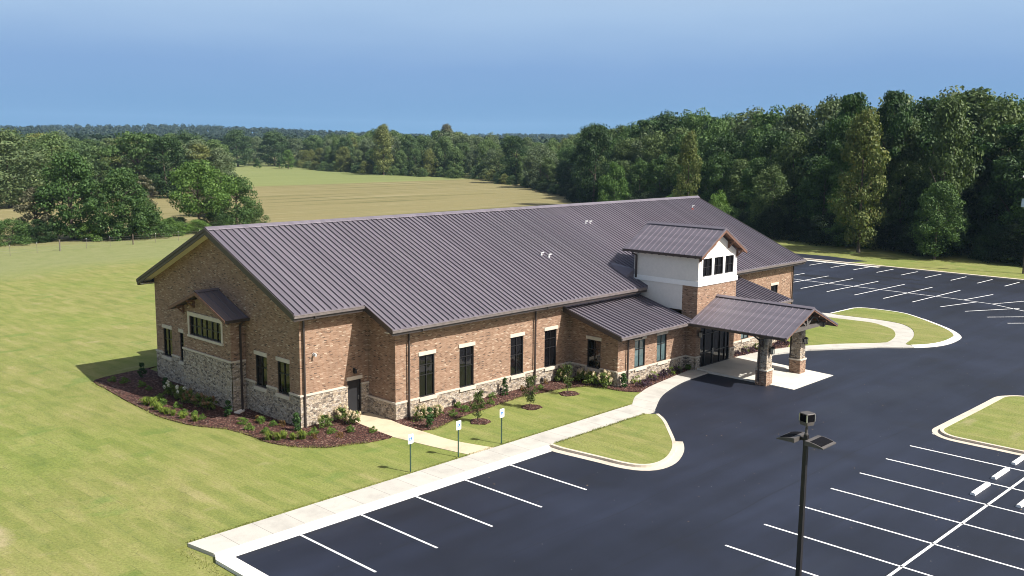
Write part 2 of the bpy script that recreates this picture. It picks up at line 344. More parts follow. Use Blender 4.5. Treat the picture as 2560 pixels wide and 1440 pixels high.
# front kerb, pavement and path
struct('sidewalk', MB().slab([(-11.95, -9.86), (17.0, -9.72), (16.85, -11.45), (-11.72, -11.45)], -.05, .13), CONC)
kb = MB(); kb.slab([(-11.72, -11.452), (7.35, -11.452), (7.35, -11.66), (-11.4, -11.66)], -.1, .132)
kb.slab([(-11.66, -11.455), (-11.4, -11.665), (-11.4, -64), (-11.9, -64), (-11.95, -12)], -.1, .128)
struct('kerb', kb, CONC2)
gt = MB(); gt.slab([(-11.4, -11.662), (7.35, -11.662), (7.35, -12.03), (-11.2, -12.03)], -.1, .010)
gt.slab([(-11.398, -12.03), (-11.17, -12.03), (-11.17, -64), (-11.398, -64)], -.1, .010)
struct('gutter', gt, CONC2)
swo = [(16.85, -11.5), (17.3, -11.15)] + smooth([(17.91, -10.82), (19.59, -9.89), (21.32, -9.2), (23.98, -8.54), (25.87, -8.39), (27.6, -8.3)], 3)
struct('curved_path', MB().slab([(16.95, -9.728)] + path_back[1:] + [(28.0, -7.3), (27.6, -7.3)] + swo[::-1], -.08, .11), CONC)
wr = smooth([(4.55, -2.5), (4.38, -4.0), (4.36, -5.3), (4.45, -7.5), (5.09, -9.75)], 4); wl = smooth([(3.1, -.05), (2.74, -1.66), (2.53, -4.0), (2.73, -5.8), (3.1, -8.2), (3.43, -9.8)], 4)
struct('door_path', MB().slab([(4.6, -.02)] + wr + wl[::-1], -.05, .122), TANC)
ps = MB(); F1, F2 = -14.67, -7.35
ps.hexa([(27.59, F1, -.2), (33.17, F1, -.2), (33.25, F2, -.2), (27.5, F2, -.2)], [(27.59, F1, .03), (33.17, F1, .03), (33.25, F2, .20), (27.5, F2, .20)])
struct('entrance_slab', ps, SLABC)
# island beside the front stalls
i1 = [(7.72, -11.5)] + smooth([(7.68, -12.3), (7.94, -14.5), (8.15, -16.2), (8.74, -16.98), (9.89, -17.02), (11.31, -16.46), (12.47, -15.71), (14.08, -14.28), (15.49, -12.94), (16.25, -11.95)], 4)
struct('kerb_island', MB().slab(i1 + [(15.8, -11.47)], -.05, .125), GRASS)
struct('island_kerb', sweep(i1, 0, .19, -.1, .135), GUTC)
gp = i1[:int(len(i1) * .72)]
struct('island_gutter', sweep(gp, .191, .62, -.1, .012), GUTC)
# paths and islands right of the entrance
out2 = [(55.7, -3.55)] + smooth([(60.0, -3.75), (60.9, -4.6), (60.9, -7.6), (59.91, -9.41), (57.63, -12.0), (55.67, -13.94), (53.83, -15.18), (52.46, -15.62), (49.98, -15.72), (48.16, -15.31), (46.8, -14.5)], 4)
inn2 = smooth([(46.8, -14.43), (47.07, -14.01), (49.22, -13.62), (51.45, -12.91), (53.52, -11.89), (54.92, -10.72), (55.52, -9.67), (55.78, -7.93), (55.68, -6.11), (55.4, -3.74)], 3)
lawn2 = smooth([(53.66, -4.21), (53.79, -6.05), (53.95, -8.19), (53.1, -9.63), (52.25, -10.69), (50.71, -11.62), (48.98, -12.28), (47.05, -12.65), (46.0, -12.45), (43.12, -10.23), (40.69, -8.84)], 3)
struct('entrance_path', MB().slab([(33.0, -7.0), (33.0, -8.6), (36.07, -8.55), (39.36, -9.6), (41.44, -11.04), (44.29, -12.9), (45.6, -14.3), (46.4, -14.9)] + out2[::-1] + [(55.4, -2.4), (50, -2.3), (41, -2.3), (33, -6.6)], -.1, .10), CONC)
struct('island_lawn', MB().slab(out2 + inn2[1:-1], .0, .125), GRASS)
struct('front_lawn', MB().slab(lawn2 + [(39.0, -8.1), (40.6, -7.3), (40.6, -3.2), (53.6, -3.2)], .0, .122), GRASS)
struct('island_rim', sweep(out2, 0, -.17, -.1, .135), CONC2); struct('island_apron', sweep(out2[14:], -.171, -.6, -.1, .012), CONC2)
# island at the right edge
arc = lambda cx, cy, r, a0, a1, n=10: [(cx + r * math.cos(rad(a0 + (a1 - a0) * k / n)), cy + r * math.sin(rad(a0 + (a1 - a0) * k / n))) for k in range(n + 1)]
i3 = [(24.3, -46), (24.3, -34), (24.3, -30)] + arc(25.5, -26.2, 1.2, 180, 90) + [(28, -25.03), (31, -25.08), (33.5, -25.1)] + arc(34.9, -26.4, 1.3, 90, 0) + [(36.2, -30), (36.2, -46)]
struct('planted_island', MB().slab(i3, -.05, .125), GRASS)
struct('planted_island_kerb', sweep(i3, 0, -.19, -.1, .135), GUTC); struct('planted_island_gutter', sweep(i3, -.191, -.6, -.1, .012), GUTC)
struct('far_gutter', MB().slab([(92.5, 22), (92.6, 8.2), (93.498, 8.2), (93.498, 22)], -.1, .012), SLABC)
struct('far_kerb', MB().slab([(93.5, 24), (93.5, -64), (94.05, -64), (94.05, 24)], -.1, .14), GUTC)
# mulch beds
def bed(name, pts, z=.1, h=.05): return struct(name, MB().slab(pts, z - .02, z + h), MULCH)
bl = smooth([(1.2, 19.2), (-0.79, 19.0), (-3.32, 18.41), (-3.83, 17.08), (-3.9, 15.74), (-4.22, 12.4), (-4.32, 10.62), (-4.41, 8.92), (-4.45, 7.51), (-4.31, 6.26), (-3.95, 4.56), (-3.11, 2.95), (-2.85, 1.73), (-2.73, 0.54), (-2.68, -0.96), (-2.14, -2.45), (-1.52, -3.21), (-0.88, -3.83), (0.13, -4.17), (1.05, -4.56), (2.19, -4.75), (2.54, -4.7)], 3)
bed('mulch_bed', bl + [(2.56, -4.0), (2.74, -1.7), (3.05, -.06), (.5, .3), (.5, 18.9)])
br = smooth([(4.42, -4.9), (5.0, -5.2), (5.61, -5.07), (6.65, -4.75), (8.57, -4.36), (9.98, -4.26), (12.12, -4.0), (13.48, -3.85), (14.68, -4.04), (16.74, -4.31), (17.68, -4.69), (18.43, -5.07), (18.78, -5.94), (19.0, -7.38), (19.62, -8.3)], 3)
bed('mulch_bed', br + [p for p in path_back if p[0] > 19.8] + [(28, -6.2), (19, -2.2), (4.5, -2.2), (4.36, -3.5)])
bed('mulch_bed', [(32.9, -7.1), (35, -7.25), (37, -7.5), (39, -8.1), (40.6, -7.5), (41.2, -6.4), (41.2, -3.0), (49.8, -3.1), (49.8, -2.2), (33, -6.2)])
random.seed(3)
for x, y in ((7.71, -5.89), (12.0, -5.92), (15.98, -5.44)):
    ring = []
    for k in range(14):
        t = k * math.pi / 7; r = random.uniform(.5, .66); ring.append((x + .15 + r * 1.05 * math.cos(t), y + r * math.sin(t)))
    bed('mulch_ring', ring, .1, .045)

# ------------------------------------------------------------------ BUILDING
B = empty('community_hall', (0, 0, 0), 'long single storey brick and stone building with brown metal roof and gabled entrance canopy', 'building')
YR, HR, SL = 8.252, 10.505, 0.43791
def rz(y): return HR - SL * abs(YR - y)
FY, LY, TY = -2.457, -6.544, -7.343
X1, XR = 4.622, 49.95
YB = 16.45
def wall(mb, ax, c, u0, u1, z0, z1, holes, depth, out=-1):
    """wall sheet on plane axis=c with rectangular holes and reveals; depth goes inwards"""
    us = sorted({u0, u1, *[v for h in holes for v in h[:2] if u0 < v < u1]}); zs = sorted({z0, z1, *[v for h in holes for v in h[2:] if z0 < v < z1]})
    P = (lambda u, z, d=0: (u, c - out * d, z)) if ax == 1 else (lambda u, z, d=0: (c - out * d, u, z))
    for a, b in zip(us, us[1:]):
        for e, f in zip(zs, zs[1:]):
            cu, cz = (a + b) / 2, (e + f) / 2
            if any(h[0] < cu < h[1] and h[2] < cz < h[3] for h in holes): continue
            mb.quad(P(a, e), P(b, e), P(b, f), P(a, f))
    for h in holes:
        a, b, e, f = max(h[0], u0), min(h[1], u1), max(h[2], z0), min(h[3], z1)
        if a >= b or e >= f: continue
        mb.quad(P(a, e), P(a, f), P(a, f, depth), P(a, e, depth)); mb.quad(P(b, e), P(b, f), P(b, f, depth), P(b, e, depth))
        if f == h[3]: mb.quad(P(a, f), P(b, f), P(b, f, depth), P(a, f, depth))
        if e == h[2]: mb.quad(P(a, e), P(b, e), P(b, e, depth), P(a, e, depth))
def abox(mb, ax, c, u0, u1, z0, z1, d0, d1, out=-1):
    """box on a wall plane from d0 to d1 outwards (negative = inwards)"""
    a, b = sorted((c + out * d0, c + out * d1))
    if ax == 1: mb.box(u0, u1, a, b, z0, z1)
    else: mb.box(a, b, u0, u1, z0, z1)
def window(ax, c, u0, u1, z0, z1, cols, rows, out=-1, lintel=.22, glass=None, sill=True, depth=.12, wide=(), label=None, lmat=None):
    f = MB(); fw = .055; dz = -depth
    for a, b in ((u0, u0 + fw), (u1 - fw, u1)): abox(f, ax, c, a, b, z0, z1, dz, dz + .09, out)
    for a, b in ((z0, z0 + fw), (z1 - fw, z1)): abox(f, ax, c, u0 + fw, u1 - fw, a, b, dz, dz + .09, out)
    for i in range(1, cols):
        u = u0 + (u1 - u0) * i / cols; w = .06 if i in wide else .022
        abox(f, ax, c, u - w, u + w, z0 + fw, z1 - fw, dz + .002, dz + .075, out)
    for r in rows:
        z = z0 + (z1 - z0) * r; us = [u0 + fw] + [u0 + (u1 - u0) * i / cols for i in range(1, cols)] + [u1 - fw]
        for k, (a, b) in enumerate(zip(us, us[1:])):
            wa = (.06 if k in wide else .022) if k else 0; wb = (.06 if k + 1 in wide else .022) if k + 1 < cols else 0
            abox(f, ax, c, a + wa, b - wb, z - .02, z + .02, dz + .002, dz + .07, out)
    o = f.build('window', DARKB, B)
    if label: o['label'] = label
    p = MB(); abox(p, ax, c, u0 + .03, u1 - .03, z0 + .03, z1 - .03, dz - .02, dz + .02, out); p.build('pane', glass or GLASS, o)
    if lintel: l = MB(); abox(l, ax, c, u0 - .07, u1 + .09, z1 + .003, z1 + lintel, -.1, .05, out); l.build('lintel', lmat or LIME, o)
    if sill: l = MB(); abox(l, ax, c, u0 - .05, u1 + .07, z0 - .2, z0 - .003, -.1, .13, out); l.build('sill', lmat or LIME, o)
    return o
ZB1, ZB2 = 1.967, 1.152
RW = (.52, .76)
FW = [(6.37, 7.54), (9.52, 10.70), (13.9, 15.07), (17.09, 18.25)]; LW = [(21.36, 22.5), (23.84, 24.95)]
LWR = [(59.56 - b, 59.56 - a) for a, b in LW][::-1]
LX, LXR = 19.571, 39.99
def brick(*quads):
    m = MB()
    for qd in quads: m.quad(*qd)
    return m.build('brick_wall', BRICK, B)
def bwall(*a):
    m = MB(); wall(m, *a); return m.build('brick_wall', BRICK, B)
def storey(ax, c, u0, u1, zb, ztop, holes, out=-1, z0=-.1, e0=0, e1=0):
    m = MB(); wall(m, ax, c, u0, u1, zb - .04, ztop, holes, .14, out); o = m.build('brick_wall', BRICK, B)
    cc = c + out * .045
    m = MB(); wall(m, ax, cc, u0 - e0, u1 + e1, z0, zb - .1, holes, .2, out); m.build('stone_base', STONE, B)
    us = [u0 - e0] + sorted(v for h in holes if h[2] < zb - .05 for v in (h[0] - .002, h[1] + .002)) + [u1 + e1]
    for a, b in zip(us[::2], us[1::2]): m = MB(); abox(m, ax, c, a - (.03 if a == us[0] and e0 else 0), b + (.03 if b == us[-1] and e1 else 0), zb - .1, zb, -.05, .085, out); m.build('stone_band', LIME, B)
DOOR = (3.13, 4.1, .12, 2.22)
GW = [(14.37, 15.5, 1.72, 3.56), (12.15, 13.3, 1.72, 3.56), (3.28, 4.46, 1.72, 3.56), (1.02, 2.2, 1.72, 3.56)]
BX, BY0, BY1, ZB3 = -.9, 5.55, 11.1, 3.08
storey(1, 0, 0, X1, ZB1, 6.6, [DOOR], e0=.045)
storey(0, 0, 0, BY0, ZB1, rz(0) - .1, [g for g in GW if g[1] < 6]); storey(0, 0, BY1, YB, ZB1, rz(0) - .1, [g for g in GW if g[0] > 9], e1=.045)
ze = rz(0) - .1
bwall(0, 0, BY0, BY1, 3.0, ze, [], .1)
brick(((0, 0, ze), (0, YB, ze), (0, YB, rz(YB) - .1), (0, YR, HR - .1), (0, 0, rz(0) - .1)))
storey(1, FY, X1, LX, ZB2, rz(FY) - .1, [(a, b, 1.1, 3.56) for a, b in FW], e0=.045)
storey(0, X1, FY, 0, ZB2, rz(FY) - .1, []); brick(((X1, FY, rz(FY) - .1), (X1, 0, rz(FY) - .1), (X1, 0, rz(0) - .1)))
storey(1, FY, LXR, XR, ZB2, rz(FY) - .1, [(43.0, 44.16, 1.1, 3.56), (46.2, 47.36, 1.1, 3.56)], e1=.045)
storey(0, XR, FY, 18.9, ZB2, rz(FY) - .1, [], 1)
brick(((XR, FY, rz(FY) - .1), (XR, 18.9, rz(18.9) - .1), (XR, YR, HR - .1)))
bwall(1, YB, 0, XR, 0, 6.5, [], .1, 1)
# entrance wing under the lean-to roof
SLL = (4.85 - 3.57) / (7.34 - 2.61)
def lz(y): return 3.57 + SLL * (y + 7.34)
bwall(1, FY, LX, LXR, 3.0, rz(FY) - .1, [], .1)
LSW = (-5.13, -4.01, 1.05, 2.93)
storey(0, LX, LY, FY, ZB2, lz(LY) - .14, [LSW]); brick(((LX, LY, lz(LY) - .14), (LX, FY, lz(LY) - .14), (LX, FY, lz(FY) - .14)))
storey(1, LY, LX, 27.28, ZB2 - .08, lz(LY) - .1, [(a, b, 1.08, 2.91) for a, b in LW], e0=.045)
storey(1, LY, 32.28, LXR, ZB2 - .08, lz(LY) - .1, [(a, b, 1.08, 2.91) for a, b in LWR], e1=.045)
storey(0, LXR, LY, FY, ZB2, lz(LY) - .14, [], 1); brick(((LXR, LY, lz(LY) - .14), (LXR, FY, lz(LY) - .14), (LXR, FY, lz(FY) - .14)))
# gable bump-out
storey(0, BX, BY0, BY1, ZB3, 5.62, [(6.55, 10.25, 4.0, 5.16)], e0=.045, e1=.045)
storey(1, BY0, BX, 0, ZB3, 5.62, []); storey(1, BY1, BX, 0, ZB3, 5.62, [], 1)
brick(((BX, BY0, 5.62), (BX, BY1, 5.62), (BX, 8.325, 6.62)))
# tower: brick foot, stucco body
TX0, TX1, TM, ZT0, ZT1, ZTE = 27.284, 32.267, 29.78, 5.946, 6.29, 8.02
ENT = (27.85, 31.62, .1, 3.2)
storey(1, TY, TX0, TX1, 1.05, ZT0, [ENT], z0=0, e0=.045, e1=.045)
storey(0, TX0, TY, LY, 1.05, ZT0, [], z0=0); storey(0, TX1, TY, LY, 1.05, ZT0, [], 1, z0=0)
for x, o in ((TX0, -1), (TX1, 1)): bwall(0, x, LY, -6.1, 3.3, ZT0, [], .1, o)
TB = -1.92
for x, o in ((TX0, -1), (TX1, 1)): m = MB(); wall(m, 0, x, -6.1, TB, 4.2, ZT0 + .05, [], .1, o); m.build('stucco_wall', STUCCO, B)
st = MB()
for x, o in ((TX0, -1), (TX1, 1)): wall(st, 0, x, TY, TB, ZT0, ZTE + .1, [], .1, o)
st.quad((TX0, TB, 6), (TX1, TB, 6), (TX1, TB, ZTE + .1), (TX0, TB, ZTE + .1))
TW = [(27.78, 28.93, 6.58, 7.82), (29.2, 30.36, 6.58, 7.82), (30.62, 31.74, 6.58, 7.82)]
wall(st, 1, TY, TX0, TX1, ZT0, ZTE, TW, .14)
st.quad((TX0, TY, ZTE), (TX1, TY, ZTE), (TM, TY, 9.5)); st.build('stucco_wall', STUCCO, B)
tr = MB(); tr.box(TX0 - .06, TX1 + .06, TY - .06, TY, ZT0, ZT1); tr.box(TX0 - .06, TX0, TY, TB, ZT0, ZT1); tr.box(TX1, TX1 + .06, TY, TB, ZT0, ZT1)
for a, b in ((27.6, 27.78), (28.93, 29.2), (30.36, 30.62), (31.74, 31.9)): tr.box(a, b, TY - .04, TY - .002, 6.42, 7.98)
for a, b, *_ in TW: tr.box(a, b, TY - .04, TY - .002, 7.82, 7.98); tr.box(a, b, TY - .04, TY - .002, 6.42, 6.58)
tr.build('white_trim', WHITE, B)
for a, b, e, f in TW: window(1, TY, a, b, e, f, 2, (.5,), lintel=0, sill=False, depth=.1)
for a, b in FW: window(1, FY, a, b, 1.1, 3.56, 2, RW)
for a, b in ((43.0, 44.16), (46.2, 47.36)): window(1, FY, a, b, 1.1, 3.56, 2, RW)
for a, b in LW + LWR: window(1, LY, a, b, 1.08, 2.91, 2, (.66,), glass=GLASS2, label='window with a pale green reflection painted into its panes')
window(0, LX, *LSW, 2, (.66,))
for g in GW: window(0, 0, *g, 2, (.62,))
wb = window(0, BX, 6.55, 10.25, 4.0, 5.16, 6, (.48,), lintel=0, sill=False, wide=(2, 4), depth=.13, label='wide high window in stone surround')
sr = MB(); abox(sr, 0, BX, 6.38, 10.43, 5.163, 5.4, -.1, .06); abox(sr, 0, BX, 6.34, 10.47, 3.86, 3.997, -.1, .1); abox(sr, 0, BX, 6.38, 6.547, 4.0, 5.16, -.1, .05); abox(sr, 0, BX, 10.253, 10.43, 4.0, 5.16, -.1, .05)
sr.build('stone_surround', LIME, wb)
# side door
d = MB(); abox(d, 1, 0, 3.2, 4.03, .13, 2.16, -.16, -.11); dr = d.build('door', DOORM, B); dr['label'] = 'dark side door at the end of the tan path'
d = MB(); abox(d, 1, 0, 3.13, 3.2, .12, 2.22, -.16, -.05); abox(d, 1, 0, 4.03, 4.1, .12, 2.22, -.16, -.05); abox(d, 1, 0, 3.2, 4.03, 2.16, 2.22, -.16, -.05); d.build('door_frame', DARKB, dr)
d = MB(); abox(d, 1, 0, 3.93, 3.97, 1.0, 1.25, -.11, -.03); d.build('handle', STEEL, dr)
d = MB(); abox(d, 1, 0, 3.06, 4.17, 2.223, 2.43, -.1, .05); d.build('lintel', LIME, dr)
d = MB(); abox(d, 1, 0, 3.1, 4.14, .1, .14, -.1, .15); d.build('threshold', STEEL, dr)
# glazed entrance
en = MB(); ED = -.11
for u in (27.85, 28.45, 29.5, 30.45, 31.1, 31.56): abox(en, 1, TY, u, u + .06, .16, 3.2, ED, ED + .1)
us = (27.85, 28.45, 29.5, 30.45, 31.1, 31.56)
for a, b in zip(us, us[1:]):
    for z in (.16, 1.12, 2.45, 3.13): abox(en, 1, TY, a + .06, b, z, z + .06, ED, ED + .09)
eo = en.build('glazed_entrance', DARKB, B); d = MB(); abox(d, 1, TY, 27.87, 31.6, .18, 3.18, ED - .01, ED + .03); d.build('pane', GLASS, eo)
for u in (29.42, 29.62): d = MB(); d.bar((u, TY + .0, .95), (u, TY + .0, 1.35), .035); d.build('door_pull', STEEL, eo)

# roofs
def roof_panel(mb, poly, zf, th=.16):
    top = [(x, y, zf(x, y)) for x, y in poly]; mb.hexa([(x, y, z - th) for x, y, z in top], top)
def rib(mb, a, b, w=.045, h=.092):
    a, b = Vector(a), Vector(b); d = (b - a); s_ = Vector((d.y, -d.x, 0)).normalized() * w / 2; n = Vector((0, 0, h))
    mb.hexa([a - s_ - n * .1, a + s_ - n * .1, b + s_ - n * .1, b - s_ - n * .1], [a - s_ + n, a + s_ + n, b + s_ + n, b - s_ + n])
def dsp(pts, parent=B, w=.10, mat=DARK, name='downspout'):
    m = MB()
    for a, b in zip(pts, pts[1:]): m.bar(a, b, w, w * .8)
    return m.build(name, mat, parent)
XL, XE = -.754, 50.75; OV = -.698; EX = X1 - .75; EF = -3.155; EB = 17.2; EBm = 19.6
mr_ = MB(); zf = lambda x, y: rz(y)
roof_panel(mr_, [(XL, OV), (EX, OV), (EX, EF), (XE, EF), (XE, YR), (XL, YR)], zf)
roof_panel(mr_, [(XL, YR), (XE, YR), (XE, EBm), (EX, EBm), (EX, EB), (XL, EB)], zf)
x = XL + .02; SP = .40
while x < XE:
    y0 = OV if x < EX + .02 else EF
    rib(mr_, (x, y0, rz(y0)), (x, YR - .22, rz(YR - .22))); rib(mr_, (x, EB, rz(EB)), (x, YR + .22, rz(YR + .22))); x += SP
mr_.hexa([(XL - .01, YR - .26, rz(YR - .26) + .07), (XE + .01, YR - .26, rz(YR - .26) + .07), (XE + .01, YR, HR + .1), (XL - .01, YR, HR + .1)], [(XL - .01, YR - .25, rz(YR - .25) + .10), (XE + .01, YR - .25, rz(YR - .25) + .10), (XE + .01, YR, HR + .14), (XL - .01, YR, HR + .14)])
mr_.hexa([(XL - .01, YR + .26, rz(YR + .26) + .07), (XE + .01, YR + .26, rz(YR + .26) + .07), (XE + .01, YR, HR + .1), (XL - .01, YR, HR + .1)], [(XL - .01, YR + .25, rz(YR + .25) + .10), (XE + .01, YR + .25, rz(YR + .25) + .10), (XE + .01, YR, HR + .14), (XL - .01, YR, HR + .14)])
mroof = mr_.build('roof', ROOF, B)
def rake(mb, x0, x1, ya, yb, top, bot, f=rz):
    mb.hexa([(x0, ya, f(ya) - bot), (x1, ya, f(ya) - bot), (x1, ya, f(ya) + top), (x0, ya, f(ya) + top)], [(x0, yb, f(yb) - bot), (x1, yb, f(yb) - bot), (x1, yb, f(yb) + top), (x0, yb, f(yb) + top)])
fa = MB(); rake(fa, XL - .05, XL - .002, OV - .02, YR, .03, .33); rake(fa, XL - .051, XL - .003, YR, EB + .02, .03, .33)
rake(fa, XL - .09, XL - .052, OV - .03, YR, .06, .12); rake(fa, XL - .091, XL - .053, YR, EB + .03, .06, .12)
fa.build('fascia', DARK, B)
fa = MB(); rake(fa, EX - .05, EX - .002, EF - .02, OV - .03, .03, .30); fa.build('fascia', DARK, B)
fa = MB(); rake(fa, XE + .002, XE + .05, EF - .02, YR, .03, .3); rake(fa, XE + .003, XE + .051, YR, EBm, .03, .3); fa.build('fascia', DARK, B)
so = MB()
for ya, yb in ((OV + .03, YR), (YR, EB - .03)): so.hexa([(XL, ya, rz(ya) - .20), (0, ya, rz(ya) - .20), (0, ya, rz(ya) - .17), (XL, ya, rz(ya) - .17)], [(XL, yb, rz(yb) - .20), (0, yb, rz(yb) - .20), (0, yb, rz(yb) - .17), (XL, yb, rz(yb) - .17)])
so.build('soffit', SOFFIT, B)
for bx in ((XL, X1, YB + .02, EB, rz(EB) - .22, rz(EB) - .19), (0, EX, OV + .02, -.01, rz(OV) - .26, rz(OV) - .22), (EX, 27, EF + .02, FY - .01, rz(EF) - .26, rz(EF) - .22), (32.4, XE, EF + .02, FY - .01, rz(EF) - .26, rz(EF) - .22)): m = MB(); m.box(*bx); m.build('soffit', SOFFIT, B)
def gutter(a, b, out, mb=None):
    """gutter along a->b, out = outward xy dir"""
    mb = mb or MB(); o = Vector((*out, 0)); a, b = Vector(a), Vector(b); dn = Vector((0, 0, -.15))
    mb.hexa([a, a + o * .13, a + o * .10 + dn, a + dn], [b, b + o * .13, b + o * .10 + dn, b + dn])
    up = Vector((0, 0, .02)); mb.hexa([a + o * .115, a + o * .145, a + o * .145 + up, a + o * .115 + up], [b + o * .115, b + o * .145, b + o * .145 + up, b + o * .115 + up])
    return mb
GUT = plain('gutter_bronze', (.21, .18, .175), .5, .3)
for a, b, o in (((XL - .05, OV, rz(OV) - .04), (EX - .06, OV, rz(OV) - .04), (0, -1)), ((EX - .05, EF, rz(EF) - .04), (27.0, EF, rz(EF) - .04), (0, -1)), ((32.3, EF, rz(EF) - .04), (XE + .05, EF, rz(EF) - .04), (0, -1)), ((XL - .05, EB, rz(EB) - .04), (EX, EB, rz(EB) - .04), (0, 1))): gutter(a, b, o).build('gutter', GUT, B)
for bx in ((XL, EX, OV - .0, OV + .03, rz(OV) - .36, rz(OV) - .165), (EX, 27.2, EF, EF + .03, rz(EF) - .36, rz(EF) - .165), (32.3, XE, EF, EF + .03, rz(EF) - .36, rz(EF) - .165), (XL, EX, EB - .03, EB, rz(EB) - .36, rz(EB) - .165)): m = MB(); m.box(*bx); m.build('eave_board', DARK, B)
dsp([(.55, OV - .06, rz(OV) - .2), (.55, OV - .06, rz(OV) - .33), (.20, -.13, rz(OV) - .45), (.20, -.13, .2), (.20, -.24, .13)])
dsp([(6.0, EF - .06, rz(EF) - .2), (6.0, EF - .06, rz(EF) - .33), (5.49, FY - .15, rz(EF) - .45), (5.49, FY - .15, .2), (5.49, FY - .3, .13)])
dsp([(16.55, EF - .06, rz(EF) - .2), (16.55, EF - .06, rz(EF) - .33), (16.03, FY - .15, rz(EF) - .45), (16.03, FY - .15, .2)])
dsp([(50.3, EF - .06, rz(EF) - .2), (50.3, EF - .06, rz(EF) - .33), (49.75, FY - .15, rz(EF) - .5), (49.75, FY - .15, .2)])
dsp([(33.9, EF - .06, rz(EF) - .2), (33.9, EF - .06, rz(EF) - .35), (33.2, FY - .15, rz(EF) - .5), (33.2, FY - .15, lz(FY))])
# lean-to roofs
LL, LR = LX - .7, LXR + .7
zl = lambda x, y: lz(y)
for xa, xb, xs in ((LL, 27.2, LL + .02), (32.35, LR, 32.6)):
    lr = MB(); roof_panel(lr, [(xa, -7.34), (xb, -7.34), (xb, FY - .02), (xa, FY - .02)], zl, .14); x = xs
    while x < xb - .04: rib(lr, (x, -7.34, lz(-7.34)), (x, FY - .1, lz(FY - .1)), .045, .092); x += .405
    lr.box(xa - .02, xb, FY - .16, FY - .001, lz(FY) + .02, lz(FY) + .22); lr.build('entrance_wing_roof', ROOF, B)
for xa, xb in ((LL - .05, LL - .002), (LR + .002, LR + .05)): fa = MB(); rake(fa, xa, xb, -7.36, FY - .02, .03, .27, lz); fa.build('wing_fascia', DARK, B)
so = MB(); so.hexa([(LL, -7.3, lz(-7.3) - .18), (LX, -7.3, lz(-7.3) - .18), (LX, -7.3, lz(-7.3) - .145), (LL, -7.3, lz(-7.3) - .145)], [(LL, FY - .03, lz(FY) - .18), (LX, FY - .03, lz(FY) - .18), (LX, FY - .03, lz(FY) - .145), (LL, FY - .03, lz(FY) - .145)]) ; so.build('wing_soffit', DARK, B)
for xa, xb in ((LX, 27.2), (32.3, LR)): m = MB(); m.box(xa, xb, -7.32, LY - .01, lz(-7.34) - .25, lz(-7.34) - .22); m.build('wing_soffit', DARK, B)
gutter((LL - .05, -7.34, lz(-7.34) - .03), (26.9, -7.34, lz(-7.34) - .03), (0, -1)).build('gutter', GUT, B); gutter((33.4, -7.34, lz(-7.34) - .03), (LR + .05, -7.34, lz(-7.34) - .03), (0, -1)).build('gutter', GUT, B)
dsp([(20.95, -7.4, lz(-7.34) - .18), (20.95, -7.4, lz(-7.34) - .3), (20.46, LY - .15, lz(-7.34) - .42), (20.46, LY - .15, .2)])
# gabled small roofs (ridge along y for tower and canopy, along x for the bump-out)
def gable_roof(name, xm, hw, yf, yb, ze_, zr_, spc, th, fw, fmat, ribh=.035):
    k = (zr_ - ze_) / hw; zz = lambda x, y: zr_ - k * abs(x - xm)
    m = MB(); roof_panel(m, [(xm - hw, yf), (xm, yf), (xm, yb), (xm - hw, yb)], zz, th); roof_panel(m, [(xm, yf), (xm + hw, yf), (xm + hw, yb), (xm, yb)], zz, th)
    y = yf + .04
    while y < yb:
        for s_ in (-1, 1): rib(m, (xm + s_ * hw, y, zz(xm + hw, y)), (xm + s_ * .18, y, zz(xm + .18, y)), .04, ribh)
        y += spc
    for s_ in (-1, 1): m.hexa([(xm + s_ * .2, yf - .02, zz(xm + .2, 0) + .06), (xm, yf - .02, zr_ + .08), (xm, yb + .02, zr_ + .08), (xm + s_ * .2, yb + .02, zz(xm + .2, 0) + .06)], [(xm + s_ * .2, yf - .02, zz(xm + .2, 0) + .09), (xm, yf - .02, zr_ + .12), (xm, yb + .02, zr_ + .12), (xm + s_ * .2, yb + .02, zz(xm + .2, 0) + .09)])
    o = m.build(name, ROOF, B)
    f = MB()
    for s_ in (-1, 1):
        a, b = xm + s_ * (hw + .01), xm
        f.hexa([(a, yf - .05, zz(a, 0) - fw), (a, yf - .003, zz(a, 0) - fw), (a, yf - .003, zz(a, 0) - .065), (a, yf - .05, zz(a, 0) - .065)], [(b, yf - .05, zr_ - fw), (b, yf - .003, zr_ - fw), (b, yf - .003, zr_ - .065), (b, yf - .05, zr_ - .065)])
    f.build('bargeboard', fmat, o); f = MB()
    for s_ in (-1, 1):
        a, b = xm + s_ * (hw + .015), xm
        f.hexa([(a, yf - .07, zz(a, 0) - .063), (a, yf - .003, zz(a, 0) - .063), (a, yf - .003, zz(a, 0) + .04), (a, yf - .07, zz(a, 0) + .04)], [(b, yf - .07, zr_ - .063), (b, yf - .003, zr_ - .063), (b, yf - .003, zr_ + .04), (b, yf - .07, zr_ + .04)])
    f.build('rake_trim', ROOF, o)
    e = MB()
    for s_ in (-1, 1):
        a = xm + s_ * hw; f2 = MB(); gutter((a, yf, zz(a, 0) - .02), (a, yb, zz(a, 0) - .02), (s_, 0), f2); f2.build('gutter', DARK, o)
    return o, zz
tro, tz = gable_roof('tower_roof', TM, 2.91, -7.83, -1.21, 8.125, 9.831, .44, .14, .25, WOOD)
ts = MB()
for s_ in (-1, 1): ts.hexa([(TM + s_ * 2.88, -7.82, tz(TM + 2.88, 0) - .18), (TM, -7.82, 9.831 - .18), (TM, TY - .002, 9.831 - .18), (TM + s_ * 2.88, TY - .002, tz(TM + 2.88, 0) - .18)], [(TM + s_ * 2.88, -7.82, tz(TM + 2.88, 0) - .145), (TM, -7.82, 9.831 - .145), (TM, TY - .002, 9.831 - .145), (TM + s_ * 2.88, TY - .002, tz(TM + 2.88, 0) - .145)])
